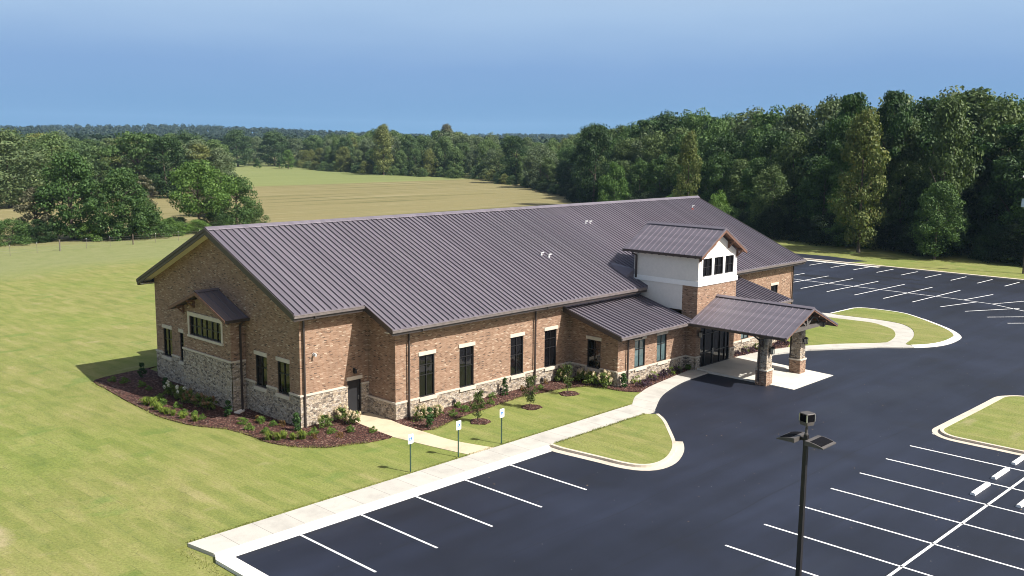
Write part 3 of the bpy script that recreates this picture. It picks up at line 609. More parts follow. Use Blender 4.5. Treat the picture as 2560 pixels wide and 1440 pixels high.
ts.build('soffit_boards', WOOD, tro)
def bracket(parent, p, d, h, w=.11, mat=WOOD):
    """knee bracket at wall point p (top), reaching out along d"""
    p = Vector(p); d = Vector(d); m = MB(); o = d * .055
    m.bar(p + o, p + o - Vector((0, 0, h)), w, .11, up=d); m.bar(p + d * .11 - Vector((0, 0, .06)), p + d * .50 - Vector((0, 0, .06)), w, .11); m.bar(p + d * .1 - Vector((0, 0, h * .85)), p + d * .44 - Vector((0, 0, .1)), w * .8, .09)
    return m.build('bracket', mat, parent)
for xx in (27.4, 28.6, 30.96, 32.16): bracket(tro, (xx, TY, tz(xx, 0) - .22), (0, -1, 0), .55)
rt = MB()
y = -7.3
while y < -1.5: rt.box(TX0 - .36, TX0 - .01, y, y + .07, 8.125 - .22, 8.125 - .13); y += .6
rt.build('rafter_tails', DARK, tro)
dsp([(TX0 - .5, -2.1, 8.0), (TX0 - .5, -2.1, 7.85), (TX0 - .1, -2.15, 7.7), (TX0 - .1, -2.15, 6.1)], tro, .12)
# cricket behind the tower
ck = MB(); zs = lambda y: rz(y) - .02
ck.add([(27.28, -1.95, zs(-1.95)), (27.28, .3, zs(.3)), (26.45, -1.7, zs(-1.7)), (27.28, -1.95, rz(-1.95) + .62), (26.75, -.1, rz(-.1) + .03)], [(0, 2, 3), (2, 4, 3), (3, 4, 1), (0, 3, 1), (0, 1, 4, 2)]); ck.build('roof_saddle', ROOF, B)
# canopy
CYF, CYB, CZE, CZR, CH = -14.66, -7.36, 3.575, 5.061, 3.535
cro, cz = gable_roof('canopy_roof', TM, CH, CYF, CYB, CZE, CZR, .44, .14, .16, WOOD)
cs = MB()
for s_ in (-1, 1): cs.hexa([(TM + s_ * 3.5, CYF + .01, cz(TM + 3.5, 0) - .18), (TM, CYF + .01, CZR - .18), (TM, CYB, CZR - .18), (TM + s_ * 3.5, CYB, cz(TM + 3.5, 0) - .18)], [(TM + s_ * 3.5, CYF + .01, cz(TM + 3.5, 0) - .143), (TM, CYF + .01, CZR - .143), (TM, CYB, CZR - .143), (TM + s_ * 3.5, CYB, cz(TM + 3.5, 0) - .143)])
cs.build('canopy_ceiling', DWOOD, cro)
PN, PF, PW, PY = 27.1, 31.66, .8, -12.95
GREYW = plain('grey_timber', (.085, .075, .068), .8, var=.2)
for px in (PN + PW / 2, PF + PW / 2): bmx = MB(); bmx.box(px - .11, px + .11, -14.38, CYB - .01, 3.52, 3.82); bmx.build('canopy_beam', GREYW, cro)
bmx = MB(); bmx.box(PN + PW / 2 + .112, PF + PW / 2 - .112, PY + .25, PY + .45, 3.52, 3.80); bmx.build('canopy_beam', GREYW, cro)
for y in (-14.2, -10.2):
    t = MB(); t.box(PN + PW / 2 + .112, PF + PW / 2 - .112, y - .09, y + .09, 3.62, 3.86); t.bar((TM, y, 3.862), (TM, y, CZR - .2), .15)
    for s_ in (-1, 1): t.bar((TM + s_ * .1, y, 3.9), (TM + s_ * .95, y, cz(TM + .95, 0) - .24), .10, .12); t.bar((TM + s_ * 1.75, y + .001, 3.86), (TM + s_ * 1.3, y + .001, cz(TM + 1.3, 0) - .2), .08, .1)
    t.build('truss', GREYW, cro)
for s_ in (-1, 1):
    for d_ in (.9, 2.0): t = MB(); xx = TM + s_ * d_; t.box(xx - .05, xx + .05, CYF + .02, CYB, cz(xx, 0) - .30, cz(xx, 0) - .19); t.build('purlin', WOOD, cro)
for px in (PN, PF):
    pb = MB(); pb.box(px, px + PW, PY, PY + PW, -.05, .98); po = pb.build('pillar', BRICK, B)
    po['label'] = 'stone clad canopy pillar on a brick foot'
    m = MB(); m.box(px - .05, px + PW + .05, PY - .05, PY + PW + .05, .982, 1.08); m.build('cap_stone', LIME, po)
    m = MB(); i0, i1_ = .04, .09; m.hexa([(px + i0, PY + i0, 1.08), (px + PW - i0, PY + i0, 1.08), (px + PW - i0, PY + PW - i0, 1.08), (px + i0, PY + PW - i0, 1.08)], [(px + i1_, PY + i1_, 3.14), (px + PW - i1_, PY + i1_, 3.14), (px + PW - i1_, PY + PW - i1_, 3.14), (px + i1_, PY + PW - i1_, 3.14)]); m.build('stone_shaft', STONE, po)
    m = MB(); m.box(px + .06, px + PW - .06, PY + .06, PY + PW - .06, 3.142, 3.22); m.box(px + .24, px + PW - .24, PY + .1, PY + PW - .1, 3.221, 3.518); m.build('beam_seat', GREYW, po)
    dsp([(px + PW / 2 - .1, PY + PW + .12, 3.1), (px + PW / 2 - .1, PY + PW + .12, .3)], po) if px == PF else None
    if px == PN:
        bracket(cro, (px, PY + .35, 3.1), (-1, 0, 0), .5, mat=DARK)
        dsp([(px - .6, PY + .75, 3.38), (px - .08, PY + .55, 3.0), (px - .06, PY + .55, .3), (px - .22, PY + .55, .16)], po)
def lantern(p, d, parent):
    p, d = Vector(p), Vector(d); m = MB(); c = p + d * .2
    m.bar(p, p + d * .03, .14, .2); m.bar(p + Vector((0, 0, .1)), c + Vector((0, 0, .24)), .03); m.box(c.x - .11, c.x + .11, c.y - .11, c.y + .11, c.z + .16, c.z + .2)
    m.hexa([c + Vector(v) for v in ((-.13, -.13, .2), (.13, -.13, .2), (.13, .13, .2), (-.13, .13, .2))], [c + Vector(v) for v in ((-.03, -.03, .27), (.03, -.03, .27), (.03, .03, .27), (-.03, .03, .27))])
    m.box(c.x - .10, c.x + .10, c.y - .10, c.y + .10, c.z - .22, c.z - .18)
    for sx in (-1, 1):
        for sy in (-1, 1): m.bar(c + Vector((sx * .09, sy * .09, -.18)), c + Vector((sx * .1, sy * .1, .16)), .022)
    o = m.build('lantern', DARKB, parent); g = MB(); g.box(c.x - .075, c.x + .075, c.y - .075, c.y + .075, c.z - .18, c.z + .16); g.build('lantern_glass', LAMPG, o) if parent == B else g.build('lantern_glass', LAMPG, parent)
lantern((27.56, TY, 2.6), (0, -1, 0), B); lantern((31.95, TY, 2.6), (0, -1, 0), B)
lantern((PN + .4, PY + .06, 2.35), (0, -1, 0), B); lantern((PF + .4, PY + .06, 2.35), (0, -1, 0), B)
# bump-out roof
BM = (BY0 + BY1) / 2; BH = 3.28; bze, bzr = 5.60, 6.87; kb_ = (bzr - bze) / BH
bz = lambda x, y: bzr - kb_ * abs(y - BM)
m = MB(); roof_panel(m, [(-1.5, BM - BH), (-1.5, BM), (-.005, BM), (-.005, BM - BH)], bz, .12); roof_panel(m, [(-1.5, BM), (-1.5, BM + BH), (-.005, BM + BH), (-.005, BM)], bz, .12)
for xx in (-1.46, -1.0, -.55, -.1):
    for s_ in (-1, 1): rib(m, (xx, BM + s_ * BH, bze), (xx, BM + s_ * .15, bz(0, BM + .15)), .04, .05)
for s_ in (-1, 1): m.hexa([(-1.52, BM + s_ * .16, bz(0, BM + .16) + .05), (-.006, BM + s_ * .16, bz(0, BM + .16) + .05), (-.006, BM, bzr + .07), (-1.52, BM, bzr + .07)], [(-1.52, BM + s_ * .16, bz(0, BM + .16) + .08), (-.006, BM + s_ * .16, bz(0, BM + .16) + .08), (-.006, BM, bzr + .1), (-1.52, BM, bzr + .1)])
bo = m.build('bump_out_roof', ROOF, B)
f = MB()
for s_ in (-1, 1):
    a = BM + s_ * (BH + .02); f.hexa([(-1.56, a, bz(0, a) - .2), (-1.503, a, bz(0, a) - .2), (-1.503, a, bz(0, a) + .0), (-1.56, a, bz(0, a) + .0)], [(-1.56, BM, bzr - .2), (-1.503, BM, bzr - .2), (-1.503, BM, bzr), (-1.56, BM, bzr)])
    g = MB(); gutter((-1.52, BM + s_ * BH, bze - .02), (-.01, BM + s_ * BH, bze - .02), (0, s_), g).build('gutter', DARK, bo)
f.build('bargeboard', WOOD, bo)
for yy in (5.75, 7.0, 9.6, 10.9): bracket(bo, (BX, yy, bz(0, yy) - .16), (-1, 0, 0), .5)
dsp([(-.35, BY0 - .55, 5.4), (-.35, BY0 - .12, 5.15), (-.35, BY0 - .12, .2), (-.5, BY0 - .25, .13)], bo, .11)
# roof vents, camera, side lamp
def vent(x, y, h, r=.045, collar=None):
    z = rz(y); m = MB(); m.tube([(x, y, z - .05), (x, y, z + h)], [r, r], 10); m.tube([(x, y, z + .02), (x, y, z + .12)], [r * 2, r * 1.3], 10); m.tube([(x - .02, y, z + h * .82), (x + .2, y - .05, z + h * .86)], [r * 1.1, r * 1.1], 8)
    o = m.build('roof_vent', PVC, B)
    if collar: c = MB(); c.tube([(x, y, z + .0), (x, y, z + .17)], [r * 2.4, r * 1.5], 10); c.build('vent_collar', REDM, o)
for a in ((21.55, 1.95, .24), (21.95, 1.6, .27), (30.5, 5.35, .28), (30.95, 5.3, .28)): vent(*a)
vent(46.78, 6.18, .42, collar=True)
m = MB(); m.box(.80, .92, -.10, -.002, 4.05, 4.17); m.tube([(.86, -.12, 4.13), (.86, -.28, 4.07)], [.06, .06], 10); m.tube([(.86, -.06, 4.2), (.86, -.3, 4.15)], [.03, .05], 8); m.build('security_camera', PVC, B)
m = MB(); m.box(3.53, 3.69, -.04, -.002, 2.66, 2.92); m.hexa([(3.52, -.20, 2.62), (3.70, -.20, 2.62), (3.70, -.04, 2.62), (3.52, -.04, 2.62)], [(3.55, -.16, 2.86), (3.67, -.16, 2.86), (3.67, -.04, 2.86), (3.55, -.04, 2.86)]); m.build('wall_lamp', DARKB, B)

# ------------------------------------------------------------------ SMALL THINGS
def thing(name, x, y, z, label, cat, group=None): return empty(name, (x, y, z), label, cat, group)
def copy_tree(o, parent=None):
    c = o.copy(); COL.objects.link(c); c.parent = parent
    for ch in o.children: copy_tree(ch, c)
    return c
# accessible parking signs
def make_sign():
    s = thing('accessible_parking_sign', -.37, -9.62, .1, 'white accessible parking sign on green post, nearest the left end of the pavement', 'road sign', 'accessible parking signs along the pavement')
    m = MB(); m.box(-.028, .028, -.02, .02, -.1, 1.5); m.build('post', GREENP, s)
    m = MB(); n = 5; r = .045; w, z0, z1 = .165, 1.42, 1.89; pts = []
    for cx, cz, a0 in ((w - r, z1 - r, 0), (-w + r, z1 - r, 90), (-w + r, z0 + r, 180), (w - r, z0 + r, 270)):
        for k in range(n): t = rad(a0 + 90 * k / (n - 1)); pts.append((cx + r * math.cos(t), cz + r * math.sin(t)))
    m.hexa([(x, -.024, z) for x, z in pts], [(x, -.03, z) for x, z in pts]); pn = m.build('sign_panel', SIGNW, s)
    m = MB(); m.box(-.09, .09, -.034, -.0302, 1.55, 1.73); m.build('blue_square', SIGNB, pn)
    m = MB(); Y0, Y1 = -.0375, -.0342
    def ring(cx, cz, r0, r1, a0, a1, n=14):
        for k in range(n):
            t0, t1 = rad(a0 + (a1 - a0) * k / n), rad(a0 + (a1 - a0) * (k + 1) / n)
            q = [(cx + rr * math.cos(t), cz + rr * math.sin(t)) for rr, t in ((r0, t0), (r1, t0), (r1, t1), (r0, t1))]
            m.hexa([(x, Y0, z) for x, z in q], [(x, Y1, z) for x, z in q])
    ring(-.018, 1.708, 0, .014, 0, 360, 8); ring(-.004, 1.605, .032, .044, 110, 370)
    for a, b in (((-.018, 1.69), (-.012, 1.625)), ((-.015, 1.66), (.025, 1.655)), ((-.012, 1.628), (.03, 1.625)), ((.03, 1.625), (.05, 1.572)), ((.05, 1.572), (.066, 1.578))): m.bar((a[0], -.036, a[1]), (b[0], -.036, b[1]), .012, .0025, up=(0, 1, 0))
    m.build('wheelchair_symbol', SIGNW, pn)
    return s
sg = make_sign()
for x, y, lb in ((2.79, -9.57, 'white accessible parking sign on green post, where the tan path meets the pavement'), (5.89, -9.55, 'white accessible parking sign on green post, standing in front of the sapling nearest the door')):
    c = copy_tree(sg); c.location = (x, y, .1); c['label'] = lb
# lamp post
lp = thing('lamp_post', -2.3, -30.6, 0, 'tall dark lamp post with two flat heads in the near car park', 'street lamp')
m = MB(); m.hexa([(-.075, -.075, 0), (.075, -.075, 0), (.075, .075, 0), (-.075, .075, 0)], [(-.06, -.06, 7.0), (.06, -.06, 7.0), (.06, .06, 7.0), (-.06, .06, 7.0)]); m.build('pole', POLEM, lp)
m = MB(); m.box(.062, .1, -.03, .03, 5.7, 6.95); m.build('conduit', POLEM, lp)
m = MB(); m.tube([(0, 0, -.05), (0, 0, .6)], [.28, .28], 16); m.build('concrete_base', SLABC, lp)
m = MB(); m.bar((0, -.36, 6.86), (0, .36, 6.86), .09, .09); m.build('cross_arm', POLEM, lp)
for s_ in (-1, 1):
    h = MB(); y0, n = .17, 8; W2, L = .43, .60
    prof = [(y0 + L * k / n, .10 - .10 * (k / n) ** 2 * 1.1) for k in range(n + 1)]
    for (ya, za), (yb, zb) in zip(prof, prof[1:]): h.hexa([(-W2, s_ * ya, 6.80), (W2, s_ * ya, 6.80), (W2, s_ * yb, 6.80), (-W2, s_ * yb, 6.80)], [(-W2, s_ * ya, 6.84 + za), (W2, s_ * ya, 6.84 + za), (W2, s_ * yb, 6.84 + zb), (-W2, s_ * yb, 6.84 + zb)])
    ho = h.build('lamp_head', HEADM, lp); g = MB()
    for (ya, za), (yb, zb) in list(zip(prof, prof[1:]))[2:-1]: g.hexa([(-W2 + .05, s_ * ya, 6.842 + za), (W2 - .05, s_ * ya, 6.842 + za), (W2 - .05, s_ * yb, 6.842 + zb), (-W2 + .05, s_ * yb, 6.842 + zb)], [(-W2 + .05, s_ * ya, 6.85 + za), (W2 - .05, s_ * ya, 6.85 + za), (W2 - .05, s_ * yb, 6.85 + zb), (-W2 + .05, s_ * yb, 6.85 + zb)])
    g.build('dark_panel', PANELM, ho)
m = MB(); m.tube([(0, 0, 7.0), (0, 0, 7.04), (0, 0, 7.05), (0, 0, 7.22)], [.06, .06, .045, .045], 12); m.bar((0, 0, 7.2), (0, 0, 7.36), .05); m.build('stem', HEADM, lp)
ROT = rad(-19)
def sq(mb, prof, n=6):
    """rounded square turned on its corner, lofted through (half side, z)"""
    rings = []
    for h, z in prof:
        r = h * .35; ring = []
        for cx, cy, a0 in ((h - r, h - r, 0), (-h + r, h - r, 90), (-h + r, -h + r, 180), (h - r, -h + r, 270)):
            for k in range(n): t = rad(a0 + 90 * k / (n - 1)); x, y = cx + r * math.cos(t), cy + r * math.sin(t); ring.append((x * math.cos(ROT) - y * math.sin(ROT), x * math.sin(ROT) + y * math.cos(ROT), z))
        rings.append(ring)
    for ra, rb in zip(rings, rings[1:]): mb.hexa(ra, rb)
    return mb
o = sq(MB(), [(.10, 7.30), (.165, 7.33), (.175, 7.44)]).build('lamp_cage', HEADM, lp)
cg = MB()
for k in range(9): sq(cg, [(.178, 7.452 + .024 * k), (.178, 7.462 + .024 * k)])
sq(cg, [(.155, 7.44), (.155, 7.68)]); cg.build('cooling_fins', PANELM, o)
sq(MB(), [(.18, 7.67), (.182, 7.685), (.17, 7.70)]).build('cage_top', HEADM, o)
for sx in (-1, 1):
    for sy in (-1, 1):
        x, y = sx * .155, sy * .155; X, Y = x * math.cos(ROT) - y * math.sin(ROT), x * math.sin(ROT) + y * math.cos(ROT); cg = MB(); cg.bar((X, Y, 7.44), (X, Y, 7.67), .035); cg.build('corner_bar', STEEL, o)
# wheel stops
ws = [(16.95, -29.76, 'white concrete wheel stop in the bay nearest the lamp post'), (19.88, -29.7, 'white concrete wheel stop in the middle of the row of three near the grass island'), (22.85, -29.68, 'white concrete wheel stop closest to the grass island'), (16.8, -31.75, 'white concrete wheel stop across the centre line, half out of the frame')]
def make_stop():
    m = MB(); L = 1.0; pr = [(-.12, 0), (.12, 0), (.115, .06), (.075, .135), (-.075, .135), (-.115, .06)]
    m.hexa([(-L, y, z) for y, z in pr], [(L, y, z) for y, z in pr]); return m.build('wheel_stop', PAINT, None, .012)
for i, (x, y, lb) in enumerate(ws):
    if i == 0: w0 = o = make_stop()
    else: o = w0.copy(); COL.objects.link(o)
    o.location = (x, y, .002); o.rotation_euler.z = rad(-.6); tag(o, lb, 'wheel stop', 'concrete wheel stops in the car park')
# splash block, path lights
m = MB(); m.hexa([(-.25, -.12, 0), (.3, -.2, 0), (.3, .2, 0), (-.25, .12, 0)], [(-.25, -.12, .06), (.3, -.2, .04), (.3, .2, .04), (-.25, .12, .06)]); m.hexa([(-.25, -.12, .06), (.3, -.2, .04), (.3, -.15, .04), (-.25, -.08, .06)], [(-.25, -.12, .12), (.3, -.2, .08), (.3, -.15, .08), (-.25, -.08, .12)]); m.hexa([(-.25, .08, .06), (.3, .15, .04), (.3, .2, .04), (-.25, .12, .06)], [(-.25, .08, .12), (.3, .15, .08), (.3, .2, .08), (-.25, .12, .12)])
o = m.build('splash_block', CONC2); o.location = (-.75, 5.05, .15); o.rotation_euler.z = rad(200); tag(o, 'pale concrete splash block under the downspout beside the bump-out', 'splash block')
pl = [(8.97, -2.62, 'small dark path light below the two leftmost front windows'), (12.99, -2.55, 'small dark path light behind the conical bush at the front wall'), (16.72, -2.62, 'small dark path light beside the second front downspout'), (24.4, -6.75, 'small dark path light between the windows of the entrance wing'), (36.45, -6.75, 'small dark path light right of the entrance, seen beyond the canopy')]
for i, (x, y, lb) in enumerate(pl):
    if i == 0:
        p0 = o = thing('path_light', x, y, .13, lb, 'garden light', 'path lights in the mulch')
        m = MB(); m.tube([(0, 0, 0), (0, 0, .28)], [.03, .03], 8); m.build('stake', DARKB, o)
        m = MB(); m.tube([(0, 0, .26), (0, 0, .40), (0, 0, .46)], [.09, .075, .02], 10); m.build('lamp_head', DARKB, o)
    else: o = copy_tree(p0); o.location = (x, y, .13); o['label'] = lb
# fence
fe = thing('wire_fence', 17.4, 92.3, 0, 'thin wire fence on pale posts between the lawn and the hay field', 'fence')
fp = [(6.2, 91.2), (9.9, 91.7), (13.6, 92.0), (17.4, 92.6), (21.13, 93.4), (24.35, 93.9), (28.34, 94.7), (31.87, 95.0), (35.46, 95.4), (39.15, 95.8), (42.9, 96.0), (46.6, 96.3), (50.2, 96.6)]
WIRE = plain('fence_wire', (.22, .21, .20), .5, .6); POST = plain('fence_post', (.13, .115, .095), .8)
for k, (x, y) in enumerate(fp):
    m = MB((17.4, 92.3, 0)); wood = k in (5, 8)
    m.tube([(x, y, -.2), (x, y, 1.55 if wood else 1.4)], [.09 if wood else .028] * 2, 8); m.build('post', BARK if wood and k == 8 else POST, fe)
    if not wood: m = MB((17.4, 92.3, 0)); m.tube([(x, y, 1.33), (x, y, 1.42)], [.04, .04], 6); m.build('white_cap', WHITE, fe)
for z in (.35, .65, .95, 1.25):
    m = MB((17.4, 92.3, 0))
    for (xa, ya), (xb, yb) in zip(fp, fp[1:]): m.bar((xa, ya, z), (xb, yb, z), .010)
    m.build('wire', WIRE, fe)
# utility pole at the right edge
up = thing('utility_pole', 100.6, -6.72, 0, 'utility pole with grey transformer at the right edge, before the dark wood', 'utility pole')
m = MB(); m.tube([(0, 0, -.2), (0, 0, 12.6)], [.17, .12], 10); m.build('pole', BARK, up)
m = MB(); m.tube([(-.1, .55, 8.15), (-.1, .55, 8.2), (-.1, .55, 9.1), (-.1, .55, 9.15)], [.30, .36, .33, .36], 14); tf_ = m.build('transformer', plain('transformer_grey', (.48, .58, .63), .5), up)
m = MB(); m.tube([(-.1, .55, 9.15), (-.1, .55, 9.55)], [.05, .04], 8); m.build('bushing', WHITE, tf_)
m = MB(); m.bar((-.1, -1.1, 11.7), (-.1, 1.1, 11.7), .1, .12); m.build('cross_arm', BARK, up)
for yy in (-1, .95): m = MB(); m.tube([(-.1, yy, 11.76), (-.1, yy, 11.98)], [.07, .05], 8); m.build('insulator', WHITE, up)
m = MB(); m.box(-.2, -.1, -.02, .2, 5.2, 6.1); m.build('meter_box', plain('meter_grey', (.32, .38, .42), .5), up)

# ------------------------------------------------------------------ VEGETATION
rng = np.random.default_rng(7)
def leaf_arrays(c, n, s, asp, g):
    n = n / np.linalg.norm(n, axis=1, keepdims=True); r = g.normal(size=n.shape); a = np.cross(n, r); a /= np.linalg.norm(a, axis=1, keepdims=True) + 1e-9; b = np.cross(n, a)
    a = a * (s / 2)[:, None]; b = b * (s / 2 * asp)[:, None]
    v = np.stack([c - a, c - b, c + a, c + b], 1).reshape(-1, 3)
    return v
def quad_mesh(name, v, mats, extra=None):
    me = bpy.data.meshes.new(name); nq = len(v) // 4
    if extra is not None: ev, ef = extra; V = np.concatenate([v, ev]); Fx = np.asarray(ef) + len(v); idx = np.concatenate([np.arange(len(v)), Fx.ravel()]); nf = nq + len(ef)
    else: V, idx, nf = v, np.arange(len(v)), nq
    me.vertices.add(len(V)); me.vertices.foreach_set('co', V.astype(np.float32).ravel())
    me.loops.add(len(idx)); me.loops.foreach_set('vertex_index', idx.astype(np.int32))
    me.polygons.add(nf); me.polygons.foreach_set('loop_start', np.arange(0, nf * 4, 4, dtype=np.int32)); me.polygons.foreach_set('loop_total', np.full(nf, 4, dtype=np.int32))
    for m in mats: me.materials.append(m)
    if extra is not None: mi = np.zeros(nf, dtype=np.int32); mi[nq:] = 1; me.polygons.foreach_set('material_index', mi)
    me.update(calc_edges=True); me.validate(); return me
PROF = {'round': lambda t: np.sqrt(np.clip(1 - (2 * t - .95) ** 2, 0.02, 1)), 'oval': lambda t: np.clip(np.sin(np.pi * np.clip(t * .86 + .12, 0, 1)) ** .75, .05, 1),
        'tall': lambda t: np.clip(np.minimum(.55 + t * 1.1, np.sqrt(np.clip(1.02 - t, 0, 1)) * 1.25), .05, 1), 'cone': lambda t: np.clip((1.03 - t) ** .8, .03, 1) * np.clip(t * 8 + .35, 0, 1),
        'bush': lambda t: np.sqrt(np.clip(1 - (t * .98) ** 2, .03, 1)), 'umbrella': lambda t: np.clip(np.minimum(.4 + 1.6 * t, 1.45 * np.sqrt(np.clip(1.03 - t, 0, 1))), .05, 1)}
def crown(g, W, H, z0, shape, ncl, nlf, leaf, asp=.7, csize=.17, flat=.75, fill=.12, gaps=.0):
    t = g.uniform(.02, 1, ncl) ** .9; az = g.uniform(0, 2 * np.pi, ncl); lob = 1 + .16 * np.sin(az * 3 + g.uniform(0, 6)) + .1 * np.sin(az * 5 + t * 7)
    r = PROF[shape](t) * W / 2 * np.sqrt(g.uniform(.35, 1, ncl)) * lob * .87
    cc = np.stack([r * np.cos(az), r * np.sin(az), z0 + t * (H - z0) * .95], 1); rc = W * csize * g.uniform(.6, 1.25, ncl)
    k = g.integers(0, ncl, nlf); u = g.normal(size=(nlf, 3)); u[:, 2] += .25; u /= np.linalg.norm(u, axis=1, keepdims=True)
    c = cc[k] + u * (rc[k] * g.uniform(.55, 1.05, nlf))[:, None] * np.array([1, 1, flat]); n = u + .55 * g.normal(size=(nlf, 3))
    m = int(nlf * fill)
    if m: tt = g.uniform(.05, .9, m); aa = g.uniform(0, 2 * np.pi, m); rr = PROF[shape](tt) * W / 2 * .7 * np.sqrt(g.uniform(0, 1, m)); c[:m] = np.stack([rr * np.cos(aa), rr * np.sin(aa), z0 + tt * (H - z0)], 1)
    s = leaf * g.uniform(.6, 1.35, nlf)
    return leaf_arrays(c, n, s, asp, g)
def trunk_arrays(g, H, r, limbs=5, z0=.3):
    mb = MB(); jx, jy = g.normal(0, .02 * H, 2)
    mb.tube([(0, 0, -.3), (0, 0, H * .05), (jx, jy, H * .45), (jx * 1.6, jy * 1.2, H * .85)], [r * 1.5, r, r * .7, r * .15], 7)
    for k in range(limbs):
        a = g.uniform(0, 6.28); h = H * g.uniform(max(.18, z0), .6); L = H * g.uniform(.2, .34)
        f = h / (H * .45); sx, sy = jx * min(f, 1.3), jy * min(f, 1.3)
        mb.tube([(sx, sy, h), (sx + L * .5 * math.cos(a), sy + L * .5 * math.sin(a), h + L * .45), (sx + L * math.cos(a), sy + L * math.sin(a), h + L * .8)], [r * .5, r * .32, r * .08], 5)
    return mb
def tree_single(name, seed, shape, W, ncl, nlf, leaf, z0=.05, **kw):
    g = np.random.default_rng(seed); v = crown(g, W, 1.0 * 10, z0 * 10, shape, ncl, nlf, leaf, **kw)
    mb = trunk_arrays(g, 10, .16, 4); ef = [f for f in mb.f if len(f) == 4]
    return quad_mesh(name, v, [None, BARK], (np.array([tuple(a) for a in mb.v]), np.array(ef)))
L_DARK = mat_leaf('foliage_dark', (.010, .028, .009), (.044, .086, .024))
L_MID = mat_leaf('foliage_mid', (.026, .062, .016), (.085, .148, .038))
L_OLIVE = mat_leaf('foliage_olive', (.036, .064, .020), (.105, .150, .048))
L_YEL = mat_leaf('foliage_yellowing', (.055, .080, .020), (.135, .165, .045), (.17, .14, .04))
L_PINE = mat_leaf('foliage_pine', (.012, .036, .010), (.050, .100, .026))
L_GREY = mat_leaf('foliage_greygreen', (.050, .080, .038), (.135, .175, .085))
L_BROWN = mat_leaf('foliage_brown', (.060, .062, .036), (.130, .128, .075))
L_FRESH = mat_leaf('foliage_fresh', (.036, .085, .016), (.115, .195, .040))
L_HEDGE = mat_leaf('foliage_hedge', (.016, .044, .013), (.062, .120, .030)); L_LAY = mat_leaf('foliage_layered', (.020, .050, .014), (.075, .130, .036)); L_FARW = mat_leaf('foliage_far', (.010, .024, .012), (.030, .052, .026))
FM = {'fmid': mat_leaf('foliage_far_mid', (.040, .078, .026), (.125, .185, .062)), 'folive': mat_leaf('foliage_far_olive', (.052, .084, .034), (.145, .190, .075)), 'fgrey': mat_leaf('foliage_far_grey', (.062, .092, .048), (.155, .200, .100)), 'fdark': mat_leaf('foliage_far_dark', (.024, .052, .020), (.080, .130, .048)), 'fyel': mat_leaf('foliage_far_yellow', (.080, .105, .030), (.185, .205, .065)), 'under': mat_leaf('foliage_shade_darkened', (.008, .018, .007), (.026, .046, .016))}  # undergrowth leaves near black: deep shade at the wood foot put into the colour
L_CON = {k: v for k, v in dict(dark=L_DARK, mid=L_MID, olive=L_OLIVE, yel=L_YEL, pine=L_PINE, grey=L_GREY, brown=L_BROWN, fresh=L_FRESH, **FM).items()}
# prototypes are 10 m tall; crowns differ in outline
PT = {'oak': [tree_single('broadleaf_tree', 11, 'round', 7.6, 60, 13000, .25, csize=.15), tree_single('broadleaf_tree', 12, 'round', 7.0, 52, 12000, .25, csize=.17), tree_single('broadleaf_tree', 15, 'oval', 6.6, 56, 12500, .25, csize=.16), tree_single('broadleaf_tree', 25, 'round', 7.2, 70, 13000, .25, csize=.14)],
      'tall': [tree_single('tall_tree', 13, 'tall', 5.4, 64, 11500, .23, csize=.18), tree_single('tall_tree', 14, 'oval', 5.0, 56, 11000, .23, csize=.18)],
      'pine': [tree_single('pine_tree', 16, 'umbrella', 6.0, 44, 11500, .21, z0=.3, csize=.17, flat=.5, fill=.05), tree_single('pine_tree', 19, 'umbrella', 5.4, 40, 11000, .21, z0=.35, csize=.17, flat=.45, fill=.05)],
      'bush': [tree_single('woodland_bush', 17, 'bush', 11., 50, 9500, .40, z0=.0, csize=.15), tree_single('woodland_bush', 18, 'bush', 13., 54, 9500, .40, z0=.0, csize=.14)],
      'cedar': [tree_single('cedar_tree', 21, 'cone', 6.5, 40, 3000, .5, z0=.02, csize=.14)]}
TN = 0
def put(kind, x, y, H, W=None, mat='dark', label='', group=None, name=None, z=0., cat='tree'):
    global TN; TN += 1
    ms = PT[kind]; me = ms[TN % len(ms)]; nm = {'oak': 'broadleaf_tree', 'tall': 'tall_tree', 'pine': 'pine_tree', 'bush': 'bush', 'cedar': 'cedar_tree'}[kind]
    o = bpy.data.objects.new(name or nm, me); COL.objects.link(o)
    o.location = (x, y, z); s = H / 10; wx = s if W is None else W / {'oak': 8.2, 'tall': 6.4, 'pine': 7., 'bush': 13., 'cedar': 7.}[kind]
    o.scale = (wx * random.uniform(.93, 1.07), wx * random.uniform(.93, 1.07), s); o.rotation_euler.z = random.uniform(0, 6.28)
    sl = o.material_slots[0]; sl.link = 'OBJECT'; sl.material = L_CON[mat]
    return tag(o, label, cat, group)
def pxof(x, y, z):
    d = Vector((x, y, z)) - CAM_P; k = d.dot(CF); return 1280 + FPX * d.dot(CR) / k, 720 - FPX * d.dot(CU) / k, k
def at(px, dist):
    d = CF + CR * ((px - 1280) / FPX); d.z = 0; k = dist / d.length; return CAM_P.x + d.x * k, CAM_P.y + d.y * k
def h_for(x, y, py):
    u, v, k = pxof(x, y, 0); u2, v2, k2 = pxof(x, y, 10); return (v - py) / (v - v2) * 10
random.seed(21)
SKX = [-200, 0, 60, 130, 230, 370, 480, 560, 740, 800, 850, 900, 960, 1000, 1060, 1115, 1150, 1180, 1240, 1290, 1330, 1380, 1420, 1475, 1530, 1570, 1620, 1700, 1800, 1850, 1900, 1980, 2010, 2040, 2110, 2160, 2200, 2260, 2300, 2330, 2370, 2400, 2430, 2500, 2560, 2800]
SKY_ = [330, 330, 324, 332, 334, 338, 326, 342, 346, 336, 332, 335, 314, 326, 332, 314, 328, 334, 327, 338, 352, 350, 340, 310, 322, 318, 292, 282, 277, 279, 287, 278, 262, 250, 232, 248, 230, 254, 262, 240, 226, 245, 236, 242, 226, 224]
